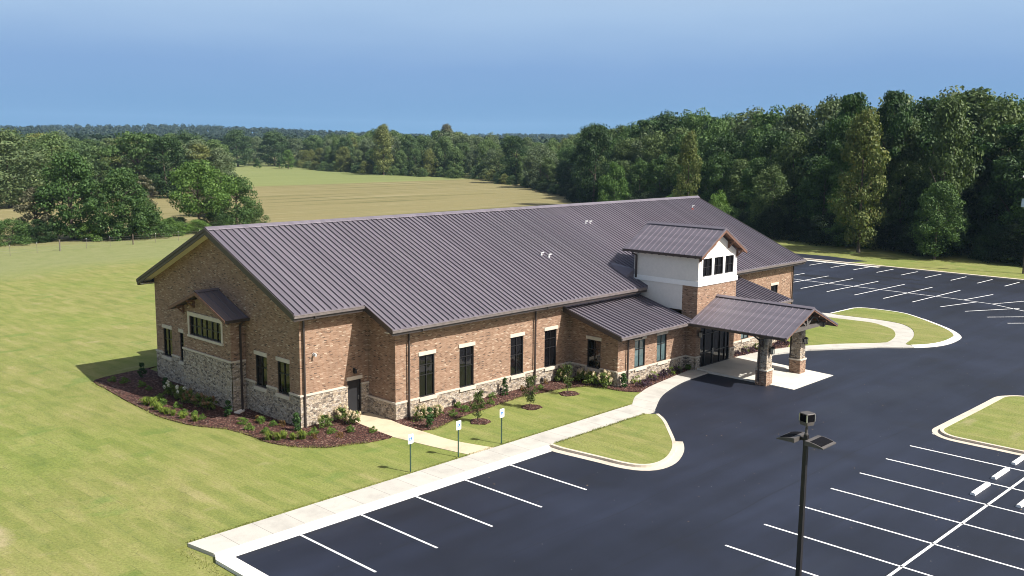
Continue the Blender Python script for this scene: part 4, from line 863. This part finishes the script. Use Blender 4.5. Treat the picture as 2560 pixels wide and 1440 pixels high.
skyline = lambda px: float(np.interp(px, SKX, SKY_))
edge = smooth([(104, -60), (107, -30), (107.5, -8), (109, 6), (109.5, 15), (112, 25), (119, 42), (140, 82), (163, 118), (198, 164), (226, 208), (240, 236), (238, 270), (240, 318), (262, 390), (290, 432)], 12)
# walk along the edge of the wood and plant rows behind it
def walk(pl_, step):
    out = []; acc = 0; i = 0; nxt = 0
    for a, b in zip(pl_, pl_[1:]):
        L = math.dist(a, b)
        while nxt <= acc + L:
            f = (nxt - acc) / L; x, y = a[0] + (b[0] - a[0]) * f, a[1] + (b[1] - a[1]) * f; t = ((b[0] - a[0]) / L, (b[1] - a[1]) / L); out.append((x, y, t[1], -t[0])); nxt += step(x, y)
        acc += L
    return out
gd = lambda x, y: math.hypot(x - CAM_P.x, y - CAM_P.y)
WOODK = [('oak', 'dark'), ('oak', 'dark'), ('oak', 'olive'), ('oak', 'mid'), ('oak', 'dark'), ('tall', 'olive'), ('pine', 'pine'), ('oak', 'mid'), ('oak', 'grey')]
FARK = [('oak', 'fmid'), ('oak', 'folive'), ('oak', 'fgrey'), ('tall', 'fmid'), ('oak', 'fmid'), ('tall', 'fyel'), ('oak', 'fgrey'), ('oak', 'fdark')]  # far leaf colours are paler, greyer copies with haze painted in
CN = {'fmid': 'mid green', 'folive': 'olive green', 'fgrey': 'grey green', 'fdark': 'dark green', 'fyel': 'yellowing', 'under': 'dark green', 'dark': 'dark green', 'mid': 'mid green', 'olive': 'olive green', 'yel': 'yellowing', 'pine': 'deep green', 'grey': 'grey green', 'brown': 'brownish', 'fresh': 'fresh green'}
KN = {'oak': 'round crowned broadleaf tree', 'tall': 'upright broadleaf tree', 'pine': 'pine', 'bush': 'bush', 'cedar': 'cedar'}
for off, frac, sf in ((1.5, .24, .62), (5.5, .62, 1.), (12, .86, 1.05), (20, 1., 1.1), (31, 1., 1.25)):
    for x, y, nx, ny in walk(edge, lambda x, y: (6.2 + gd(x, y) * .011) * sf):
        ox = off + random.uniform(-1.5, 2.2); X, Y = x + nx * ox + random.uniform(-1.5, 1.5), y + ny * ox + random.uniform(-1.5, 1.5)
        px, py, k = pxof(X, Y, 0)
        if not -100 < px < 2950 or k < 0: continue
        near = gd(X, Y) < 330
        H = h_for(X, Y, skyline(px) + random.uniform(-3, 9)) * frac * random.uniform(.93, 1.04)
        if off < 3:
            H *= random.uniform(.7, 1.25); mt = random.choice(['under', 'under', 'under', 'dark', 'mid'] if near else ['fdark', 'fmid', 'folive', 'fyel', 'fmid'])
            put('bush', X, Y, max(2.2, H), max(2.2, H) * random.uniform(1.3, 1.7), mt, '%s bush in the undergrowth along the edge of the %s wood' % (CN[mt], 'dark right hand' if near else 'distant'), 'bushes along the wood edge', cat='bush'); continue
        kd, mt = random.choice(WOODK if near else FARK)
        if not near and off < 10 and random.random() < .25: mt = 'fyel'
        if off < 10: kd = 'tall' if kd == 'pine' else kd
        put(kd, X, Y, H, H * random.uniform(.62, .82), mt, '%s %s massed in the %s' % (CN[mt], KN[kd], 'dark wood behind the car park' if near else 'far wood beyond the hay field'), 'trees of the %s wood' % ('right hand' if near else 'far'))
# trees one can point to in the wood
def named(kind, px, dist, top, W, mat, label, name=None, z=0.):
    x, y = at(px, dist); return put(kind, x, y, h_for(x, y, top), W, mat, label, None, name)
named('tall', 2140, 150, 278, 9.5, 'yel', 'tall yellowing tree standing out pale in the right hand wood')
named('tall', 2345, 152, 250, 9, 'olive', 'tall olive tree near the right edge of the wood')
named('tall', 1712, 190, 330, 6.5, 'yel', 'slender yellowing tree in the wood above the tower roof')
named('bush', 1530, 214, 408, 9, 'fresh', 'bright green bushy tree low in front of the wood, above the long ridge')
named('bush', 1785, 158, 482, 5.5, 'fresh', 'small bright green bush just behind the right end of the ridge')
named('oak', 2330, 146, 455, 9, 'mid', 'sunlit green tree low at the front of the right wood')
named('pine', 2110, 160, 228, 9, 'pine', 'tall dark pine top above the right hand wood, left of two')
named('pine', 2205, 162, 228, 9, 'pine', 'tall dark pine top above the right hand wood, right of two')
named('oak', 1478, 235, 308, 12, 'dark', 'dark round tree at the left tip of the near wood')
named('oak', 1115, 430, 311, 12, 'brown', 'bare brownish tree top rising above the far wood')
named('tall', 962, 425, 311, 13, 'fyel', 'pale yellow green tree rising above the far wood')
named('oak', 1350, 322, 362, 14, 'fgrey', 'pale grey green tree at the bend of the wood edge')
named('oak', 1285, 352, 338, 13, 'dark', 'dark tree beside the pale one at the bend of the wood edge')
# far row at the end of the field and woods to the left
named('oak', 605, 540, 325, 24, 'fdark', 'large round oak at the end of the green field')
named('oak', 695, 548, 327, 21, 'fdark', 'second large round oak at the end of the green field')
named('oak', 650, 575, 343, 20, 'fgrey', 'grey green tree between the two large oaks at the field end')
named('oak', 745, 556, 345, 18, 'fgrey', 'smoky green tree right of the two large oaks')
named('oak', 790, 560, 338, 20, 'fmid', 'mid green tree at the right end of the field row')
named('oak', 840, 545, 334, 20, 'fdark', 'dark tree where the field row meets the far wood')
named('tall', 728, 500, 375, 8, 'fresh', 'small light green tree at the end of the field')
for px, tp, lb in ((566, 388, 'left cedar of a pair at the end of the field'), (588, 391, 'right cedar of a pair at the end of the field'), (652, 396, 'lone small cedar at the middle of the field end'), (707, 393, 'lone small cedar near the right of the field end')): named('cedar', px, 512, tp, 4.6, 'mid', lb)
for k, px in enumerate(range(-60, 560, 38)):
    d_ = random.uniform(330, 460); kd, mt = random.choice(FARK); tp = skyline(px) + random.uniform(-4, 14)
    x, y = at(px + random.uniform(-12, 12), d_); put(kd, x, y, h_for(x, y, tp), random.uniform(15, 20), mt, '%s %s in the band of woodland on the left' % (CN[mt], KN[kd]), 'trees of the left woodland')
for k, px in enumerate(range(-40, 580, 50)):
    d_ = random.uniform(265, 310); kd, mt = random.choice(FARK); x, y = at(px, d_)
    put(kd, x, y, h_for(x, y, random.uniform(350, 372)), random.uniform(12, 16), mt, '%s %s in the band of woodland on the left' % (CN[mt], KN[kd]), 'trees of the left woodland')
for px, d_, tp, W_, kd, mt, lb in ((40, 240, 326, 20, 'oak', 'folive', 'big oak at the far left with a gap below its crown'), (150, 262, 334, 17, 'oak', 'fmid', 'tall broadleaf right of the big left oak'), (430, 268, 340, 14, 'oak', 'dark', 'dark broadleaf behind the layered pine'),
        (500, 300, 350, 16, 'oak', 'fgrey', 'rounded grey green tree by the edge of the hay field'), (545, 330, 372, 12, 'oak', 'fmid', 'bright tree at the right end of the left woodland'), (540, 205, 462, 9, 'oak', 'brown', 'brownish scrub tree behind the leaning hedge tree')): named(kd, px, d_, tp, W_, mat=mt, label=lb)
# hedge row trees by the fence: crown and trunk as parts
def near_tree(name, x, y, H, W, shape, mat, label, seed, ncl=60, nlf=8500, leaf=.30, z0=.1, cat='tree', **kw):
    g = np.random.default_rng(seed); t = thing(name, x, y, 0, label, cat)
    o = link('crown', quad_mesh('crown', crown(g, W, H, H * z0, shape, ncl, nlf, leaf, **kw), [mat]), t)
    trunk_arrays(g, H, H * .018 + .05, 8).build('trunk', BARK, t); return t
near_tree('maple_tree', 31.7, 107.5, 13.0, 11.0, 'tall', L_HEDGE, 'tall dark green tree in the hedge row left of the gable', 51, 110, 15000, .36, z0=.02, csize=.13)
near_tree('broadleaf_tree', 37.6, 103.2, 10.6, 10.2, 'oval', L_MID, 'feathery mid green tree beside the tall dark hedge tree', 52, 110, 15000, .32, z0=.02, csize=.13)
near_tree('broadleaf_tree', 53.0, 108.0, 11.2, 11.5, 'umbrella', L_FRESH, 'broad fresh green tree with open base right behind the gable peak', 53, 80, 12000, .34, z0=.26, csize=.14, fill=.03)
near_tree('broadleaf_tree', 61.5, 110.5, 8.8, 9.5, 'bush', L_MID, 'lower round tree at the right end of the hedge row', 54, 70, 8500, .32, z0=.02, csize=.14)
near_tree('scrub_tree', 51.0, 124.0, 9.0, 5.2, 'oval', L_BROWN, 'thin brownish tree between the hedge trees', 55, 40, 3000, .30, csize=.14, fill=.02)
near_tree('scrub_tree', 27.5, 110.5, 8.0, 5.5, 'oval', L_BROWN, 'brownish vine covered tree on the left flank of the tall hedge tree', 56, 40, 3200, .30, csize=.14, fill=.02)
near_tree('layered_pine', 89, 205, 16.8, 21, 'umbrella', L_LAY, 'large layered pine behind the hedge row', 57, 60, 9000, .62, z0=.15, csize=.12, flat=.38, fill=.06)
near_tree('layered_pine', 76, 214, 14.0, 14, 'umbrella', L_LAY, 'smaller layered pine left of the large one', 58, 46, 6000, .62, z0=.12, csize=.13, flat=.42, fill=.06)
def bush(x, y, H, W, mt, label): return put('bush', x, y, H, W, mt, label, 'bushes of the hedge row by the fence', cat='bush')
for x, y, H, W, mt, lb in ((22.8, 107.5, 3.6, 7.0, 'mid', 'rounded bush at the far left of the hedge row'), (26.8, 108.2, 3.3, 6.5, 'dark', 'dark bush at the foot of the tall hedge tree'), (18.6, 106.5, 3.2, 6, 'olive', 'olive bush cut by the left edge of the photo'), (33.2, 105, 2.8, 6, 'fresh', 'bright low bush under the tall hedge tree'),
        (41.6, 102.6, 4.0, 7, 'mid', 'green bush right of the feathery hedge tree'), (45.6, 104.0, 2.8, 6, 'fresh', 'bright green low bush left of the gable peak'), (48.8, 107.5, 2.6, 6, 'dark', 'dark bush under the open gap in the hedge row'), (44.5, 110.5, 6.3, 5.5, 'olive', 'olive shrub behind the hedge gap'), (56.5, 109, 3.4, 6, 'dark', 'dark bush under the broad hedge tree'), (65.5, 112, 4.2, 6.5, 'olive', 'last grey bush at the right end of the hedge row'), (50.5, 104.5, 2.2, 5, 'fresh', 'grassy green clump just left of the gable peak')): bush(x, y, H, W, mt, lb)
# far hills and the woods on them
hm = MB(); hn = 160
for ring, (d_, hz) in enumerate(((1150, -1), (1500, 6), (1900, 15), (2400, 22), (3200, 17), (4200, -5))):
    for k in range(hn + 1):
        px = -1500 + 5500 * k / hn; x, y = at(px, d_); hk = .75 + .35 * math.sin(px * .0021 + 1.2) + .18 * math.sin(px * .0065 + d_ * .002)
        hm.v.append((x, y, hz * hk if hz > 0 else hz))
hm.f = [(r * (hn + 1) + k, r * (hn + 1) + k + 1, (r + 1) * (hn + 1) + k + 1, (r + 1) * (hn + 1) + k) for r in range(5) for k in range(hn)]
struct('hills', hm, plain('hill_floor', (.030, .045, .018), .95))
g = np.random.default_rng(99); vs = []
def hillz(px, d_):
    hk = .75 + .35 * math.sin(px * .0021 + 1.2) + .18 * math.sin(px * .0065 + d_ * .002); return max(0, float(np.interp(d_, [1150, 1500, 1900, 2400, 3200], [0, 6, 15, 22, 17])) * hk)
for k in range(3400):
    px = g.uniform(-250, 1750); d_ = 600 + 2000 * g.uniform() ** 1.2; x, y = at(px, d_); z = hillz(px, d_); H = g.uniform(11, 18); Wd = g.uniform(9, 15); n = 46
    u = g.normal(size=(n, 3)); u[:, 2] = np.abs(u[:, 2]) * .9 - .1; u /= np.linalg.norm(u, axis=1, keepdims=True)
    c = np.array([x, y, z + H * .45]) + u * np.array([Wd / 2, Wd / 2, H * .5]) * g.uniform(.75, 1.05, (n, 1)); vs.append(leaf_arrays(c, u + .4 * g.normal(size=(n, 3)), g.uniform(2.2, 4.2, n), .8, g))
o = link('far_woodland', quad_mesh('far_woodland', np.concatenate(vs), [L_FARW])); tag(o, 'distant woodland covering the low hills to the horizon', 'woodland', None, 'stuff')
# ------------------------------------------------------------------ planting in the mulch beds
ORD = ['first', 'second', 'third', 'fourth', 'fifth', 'sixth', 'seventh', 'eighth', 'ninth', 'tenth', 'eleventh', 'twelfth', 'thirteenth', 'fourteenth', 'fifteenth', 'sixteenth', 'seventeenth', 'eighteenth', 'nineteenth', 'twentieth']
P_BALL = mat_leaf('shrub_green', (.045, .095, .014), (.125, .20, .036)); P_YEL = mat_leaf('shrub_yellow', (.065, .105, .014), (.175, .225, .036)); P_PUR = mat_leaf('shrub_purple', (.022, .013, .022), (.075, .042, .066))
P_RUST = mat_leaf('shrub_rust', (.08, .05, .015), (.19, .11, .03), (.10, .14, .03)); P_HOL = mat_leaf('evergreen_leaf', (.014, .042, .012), (.05, .11, .026), (.15, .22, .09)); P_HYD = mat_leaf('hydrangea_leaf', (.045, .08, .016), (.15, .20, .05))
P_CRM = mat_leaf('bloom_cream', (.42, .33, .20), (.66, .58, .42), (.50, .30, .18)); P_WHT = mat_leaf('bloom_white', (.62, .62, .54), (.78, .78, .72)); P_TAN = mat_leaf('bloom_brown', (.13, .075, .04), (.27, .17, .09)); P_SAP = mat_leaf('sapling_leaf', (.035, .055, .014), (.10, .135, .035))
def shrub_mesh(name, seed, W, H, shape, ncl, nlf, leaf, mat, **kw):
    g = np.random.default_rng(seed); return quad_mesh(name, crown(g, W, H, 0.0, shape, ncl, nlf, leaf, **kw), [mat])
def blades_mesh(seed, mat, n=70, R=.38, H=.42):
    g = np.random.default_rng(seed); vs = []
    for k in range(n):
        a = g.uniform(0, 6.28); r = R * g.uniform(.5, 1); h = H * g.uniform(.7, 1.1); d = np.array([math.cos(a), math.sin(a), 0]); s = np.array([-d[1], d[0], 0]) * .016; b = g.normal(0, .06, 3) * np.array([1, 1, 0])
        p = [b, b + d * r * .45 + [0, 0, h], b + d * r + [0, 0, h * .72]]
        vs += [p[0] - s, p[0] + s, p[1] + s, p[1] - s, p[1] - s, p[1] + s, p[2] + s * .2, p[2] - s * .2]
    return quad_mesh('daylily', np.array(vs), [mat])
def inst(name, me, x, y, s, label, cat, group, z=.14, sz=None):
    o = bpy.data.objects.new(name, me); COL.objects.link(o); o.location = (x, y, z); o.scale = (s, s, sz or s); o.rotation_euler.z = random.uniform(0, 6.28); return tag(o, label, cat, group)
random.seed(5)
balls = [shrub_mesh('mound_shrub', 70 + k, .56, .36, 'bush', 16, 420, .075, P_BALL, asp=.5, csize=.2) for k in range(3)]
bl_pos = [(-2.87, 17.05), (-2.45, 16.1), (-2.09, 14.5), (-2.12, 13.49), (-2.84, 10.73), (-3.19, 9.52), (-2.83, 8.41), (-3.38, 6.76), (-2.96, 6.2), (-3.07, 5.19), (-1.83, 2.88), (-1.09, 2.3), (-2.16, 1.63), (-.88, 1.35), (-1.93, .51), (-.26, -1.51), (.57, -2.01), (1.41, -2.52), (2.28, -3.4)]
for i, (x, y) in enumerate(bl_pos): inst('mound_shrub', balls[i % 3], x, y, random.uniform(.85, 1.15), '%s small green mound shrub in the left bed, counted from its far end' % ORD[i], 'shrub', 'green mound shrubs in the left bed')
for i, (x, y) in enumerate([(7.54, -4.08), (8.66, -3.86), (8.93, -2.95), (10.91, -3.78), (11.9, -2.8), (15.57, -3.53), (18.16, -2.7), (25.89, -6.85), (27.0, -7.0)]): inst('mound_shrub', balls[i % 3], x, y, random.uniform(.85, 1.15), '%s small green mound shrub of the front bed, counted from the side door' % ORD[i], 'shrub', 'green mound shrubs in the front bed')
lil = [blades_mesh(80 + k, P_YEL) for k in range(2)]
for i, (x, y) in enumerate([(-3.8, 10.42), (-3.65, 9.9), (-3.9, 8.85), (-3.97, 8.2), (-3.97, 7.62), (-3.83, 7.1), (-3.68, 6.2), (-3.49, 5.19)]): inst('daylily', lil[i % 2], x, y, random.uniform(.8, 1.2), '%s yellow green daylily clump along the shaded edge of the left bed' % ORD[i], 'plant', 'daylilies along the left bed edge')
for i, (x, y) in enumerate([(-2.4, -.64), (-2.18, -1.01), (-1.76, -.96), (-1.54, -1.49), (-1.13, -1.74)]): inst('daylily', lil[i % 2], x, y, random.uniform(.8, 1.15), '%s bright daylily clump at the sunny corner bed, counted from the left' % ORD[i], 'plant', 'daylilies at the sunny corner bed')
rst = shrub_mesh('rusty_shrub', 85, .5, .34, 'bush', 12, 240, .07, P_RUST, asp=.5, csize=.2)
for (x, y), lb in zip([(.41, -2.94), (-.6, -2.11), (-1.09, 2.6), (-.6, 1.0), (16.91, -2.75), (14.59, -2.9)], ['small rusty shrub near the front edge of the corner bed', 'small rusty shrub beside the daylilies of the corner bed', 'rusty shrub in front of the two gable windows', 'rusty shrub by the evergreen at the building corner', 'rusty shrub at the foot of the second front downspout', 'rusty shrub below the third front window']): inst('rusty_shrub', rst, x, y, random.uniform(.9, 1.2), lb, 'shrub', 'rusty shrubs')
col = [shrub_mesh('columnar_evergreen', 90 + k, .52, 1.12, 'tall', 26, 1300, .085, P_HOL, asp=.6, csize=.2) for k in range(2)]; con = shrub_mesh('conical_evergreen', 93, .62, 1.12, 'cone', 26, 1200, .08, P_HOL, asp=.6, csize=.16)
for i, (x, y, h, lb, me) in enumerate([(-.52, -.37, 1.1, 'columnar evergreen at the front corner of the building', 0), (5.0, -4.85, 1.2, 'columnar evergreen at the left tip of the front bed', 1), (12.91, -2.95, 1.12, 'conical evergreen between the second and third front windows', 2), (19.75, -6.95, 1.0, 'columnar evergreen at the corner of the entrance wing', 0), (-1.75, 4.7, 1.0, 'columnar evergreen beside the bump-out downspout', 1), (-1.29, 12.9, .8, 'dark evergreen in the shade left of the bump-out', 0), (-1.03, 16.64, 1.08, 'lone columnar evergreen at the far corner of the gable', 1)]):
    inst('conical_evergreen' if me == 2 else 'columnar_evergreen', con if me == 2 else col[me], x, y, 1., lb, 'shrub', 'upright evergreens around the building', sz=h / 1.12)
pur = [shrub_mesh('purple_shrub', 95 + k, .82, .42, 'bush', 18, 420, .085, P_PUR, asp=.5, csize=.18) for k in range(2)]
for i, (x, y) in enumerate([(20.69, -7.62), (21.4, -7.55), (22.5, -7.2), (23.4, -7.12), (24.44, -7.0), (25.45, -6.98)]): inst('purple_shrub', pur[i % 2], x, y, random.uniform(.85, 1.1), '%s dark purple mound left of the entrance, counted towards the door' % ORD[i], 'shrub', 'purple mounds left of the entrance')
for i, (x, y) in enumerate([(33.4, -7.0), (34.3, -7.05), (35.3, -7.1), (38.3, -7.6), (39.5, -7.5), (36.6, -7.2)]): inst('purple_shrub', pur[i % 2], x, y, random.uniform(.85, 1.1), '%s dark purple mound right of the entrance, counted from the door' % ORD[i], 'shrub', 'purple mounds right of the entrance')
yel = shrub_mesh('yellow_shrub', 98, .62, .5, 'bush', 14, 360, .085, P_YEL, asp=.5, csize=.2)
for (x, y), lb in zip([(22.93, -6.95), (24.95, -6.98), (21.2, -6.95), (34.9, -6.85), (36.4, -6.95), (40.4, -6.95)], ['yellow green shrub between the two wing windows', 'yellow green shrub by the right wing window', 'yellow green shrub by the corner evergreen of the wing', 'yellow green shrub seen through the canopy', 'yellow green shrub right of the near pillar', 'yellow green shrub behind the far pillar']): inst('yellow_shrub', yel, x, y, random.uniform(.9, 1.15), lb, 'shrub', 'yellow green shrubs at the entrance')
# hydrangeas: leaves and bloom heads
def bloom_mesh(seed, bloom):
    g = np.random.default_rng(seed); u = g.normal(size=(60, 3)); u /= np.linalg.norm(u, axis=1, keepdims=True)
    return quad_mesh('bloom', leaf_arrays(u * g.uniform(.06, .1, (60, 1)) * np.array([1, 1, 1.25]), u, g.uniform(.04, .07, 60), .8, g), [bloom])
def hyd_protos(seed, bloom, nb):
    g = np.random.default_rng(seed); fl = quad_mesh('foliage', crown(g, .85, .72, .02, 'bush', 22, 620, .11, asp=.6, csize=.18), [P_HYD]); ps = []
    for k in range(nb):
        a = g.uniform(0, 6.28); t = g.uniform(.3, 1); r = .44 * math.sqrt(max(0, 1 - (t * .9) ** 2)); ps.append((r * math.cos(a), r * math.sin(a), .18 + t * .6))
    return fl, bloom_mesh(seed, bloom), ps
HP = {'cream': hyd_protos(101, P_CRM, 16), 'tan': hyd_protos(102, P_TAN, 14), 'white': hyd_protos(103, P_WHT, 4), 'few': hyd_protos(104, P_CRM, 7)}
for i, (x, y, s, k, lb) in enumerate([(.99, -.85, 1., 'few', 'leafy hydrangea with few blooms by the corner downspout'), (2.28, -.62, 1.08, 'cream', 'large cream flowered hydrangea left of the side door'), (2.42, -1.55, 1., 'cream', 'cream flowered hydrangea beside the tan path'), (5.58, -3.42, 1.1, 'cream', 'cream flowered hydrangea left of the bed tip evergreen'), (6.61, -3.7, .95, 'cream', 'cream flowered hydrangea right of the bed tip evergreen'),
        (18.2, -3.1, 1.25, 'few', 'tall hydrangea with cream heads by the fourth front window'), (18.95, -4.1, 1.1, 'few', 'hydrangea below the side window of the wing'), (18.9, -4.95, 1.15, 'few', 'hydrangea right of the wing side window'), (19.0, -5.95, 1.2, 'cream', 'hydrangea with white and cream heads at the wing corner'), (-1.75, 11.3, 1.05, 'white', 'white flowered hydrangea at the far end of the bump-out'), (-1.75, 10.1, 1.05, 'white', 'second white flowered hydrangea along the bump-out'), (-1.8, 8.9, 1., 'tan', 'brown faded hydrangea in the middle of the bump-out'), (-1.8, 7.8, 1., 'tan', 'brown faded hydrangea right of the bump-out middle'), (-1.7, 6.75, 1., 'tan', 'brown faded hydrangea at the near end of the bump-out'), (1.0, 17.6, .9, 'tan', 'russet shrub behind the far gable corner')]):
    t = thing('hydrangea', x, y, .14, lb, 'shrub', 'hydrangeas around the building'); t.scale = (s, s, s); t.rotation_euler.z = random.uniform(0, 6)
    link('foliage', HP[k][0], t)
    for q_ in HP[k][2]: bo_ = link('bloom', HP[k][1], t); bo_.location = q_; bo_.rotation_euler.z = random.uniform(0, 6); bo_.scale = [random.uniform(.8, 1.15)] * 3
# saplings on the lawn
def sapling(x, y, H, seed, lb):
    g = np.random.default_rng(seed); t = thing('sapling', x, y, .12, lb, 'tree', 'saplings on the front lawn')
    c = []; n = []
    for k in range(30):
        a = g.uniform(0, 6.28); h = H * g.uniform(.22, .98); r = .42 * (1 - abs(h / H - .5) * 1.3) * g.uniform(.3, 1); m = 34
        c.append(np.array([r * math.cos(a), r * math.sin(a), h]) + g.normal(0, .075, (m, 3))); n.append(g.normal(size=(m, 3)) + [math.cos(a), math.sin(a), .1])
    c = np.concatenate(c); link('crown', quad_mesh('crown', leaf_arrays(c, np.concatenate(n), g.uniform(.10, .17, len(c)), .36, g), [P_SAP]), t)
    mb = MB(); mb.tube([(0, 0, -.1), (.01, 0, H * .5), (.0, .02, H * .92)], [.028, .02, .006], 6)
    for k in range(9): a = g.uniform(0, 6.28); h = H * g.uniform(.25, .75); mb.tube([(0, 0, h), (.28 * math.cos(a), .28 * math.sin(a), h + .3)], [.011, .004], 4)
    mb.build('trunk', BARK, t)
sapling(7.71, -5.89, 1.85, 111, 'slim sapling on the lawn nearest the tan path'); sapling(12.0, -5.92, 1.95, 112, 'middle sapling of three on the front lawn'); sapling(15.98, -5.44, 1.85, 113, 'sapling on the lawn nearest the entrance wing')
# litter on the asphalt and tufts along the concrete edges
g = np.random.default_rng(120); n = 150; c = np.stack([g.uniform(0, 60, n), -8 - 34 * g.uniform(0, 1, n), np.full(n, .012)], 1); nn = g.normal(0, .15, (n, 3)) + [0, 0, 1]
tag(link('fallen_leaves', quad_mesh('fallen_leaves', leaf_arrays(c, nn, g.uniform(.05, .12, n), .6, g), [plain('dry_leaf', (.22, .16, .11), .9)])), 'dry leaves scattered on the asphalt', 'leaves', None, 'stuff')
def tufts(pts, n, seed, spread, h, z):
    g = np.random.default_rng(seed); vs = []
    for k in range(n):
        i = g.integers(0, len(pts) - 1); f = g.uniform(); p = np.array(pts[i]) * (1 - f) + np.array(pts[i + 1]) * f; p = np.array([p[0] + g.normal(0, spread), p[1] + g.normal(0, spread), z])
        a = g.uniform(0, 6.28); d = np.array([math.cos(a), math.sin(a), 0]); s = np.array([-d[1], d[0], 0]) * .014; hh = h * g.uniform(.5, 1.2); e = p + d * hh * .6 + [0, 0, hh]
        vs += [p - s, p + s, e + s * .3, e - s * .3]
    return np.array(vs)
P_TUFT = mat_leaf('grass_blade', (.12, .15, .03), (.26, .26, .07))
vs = [tufts([(-12.3, -10.2), (-12.25, -16), (-12.2, -24)], 1000, 131, .2, .06, -.02), tufts([(-12, -9.75), (17, -9.65)], 2600, 132, .07, .06, .1), tufts([(7.9, -11.52), (15.8, -11.52)], 900, 133, .06, .07, .12), tufts(bl[8:60], 1500, 134, .09, .09, .1), tufts(br[3:40], 1200, 135, .09, .08, .1)]
tag(link('grass_tufts', quad_mesh('grass_tufts', np.concatenate(vs), [P_TUFT])), 'longer grass along the edges of the concrete and the beds', 'grass', None, 'stuff')
# ------------------------------------------------------------------ haze
hz = MB(); hz.box(-420, 3600, -420, 3600, -7, 90); hm_ = bpy.data.materials.new('haze_air'); hm_.use_nodes = True; t = hm_.node_tree; t.nodes.clear()
pv = t.nodes.new('ShaderNodeVolumePrincipled'); pv.inputs['Color'].default_value = (.46, .70, 1, 1); pv.inputs['Density'].default_value = .00007; pv.inputs['Anisotropy'].default_value = 0
t.links.new(pv.outputs[0], t.nodes.new('ShaderNodeOutputMaterial').inputs['Volume'])
tag(hz.build('haze', hm_), kind='stuff')
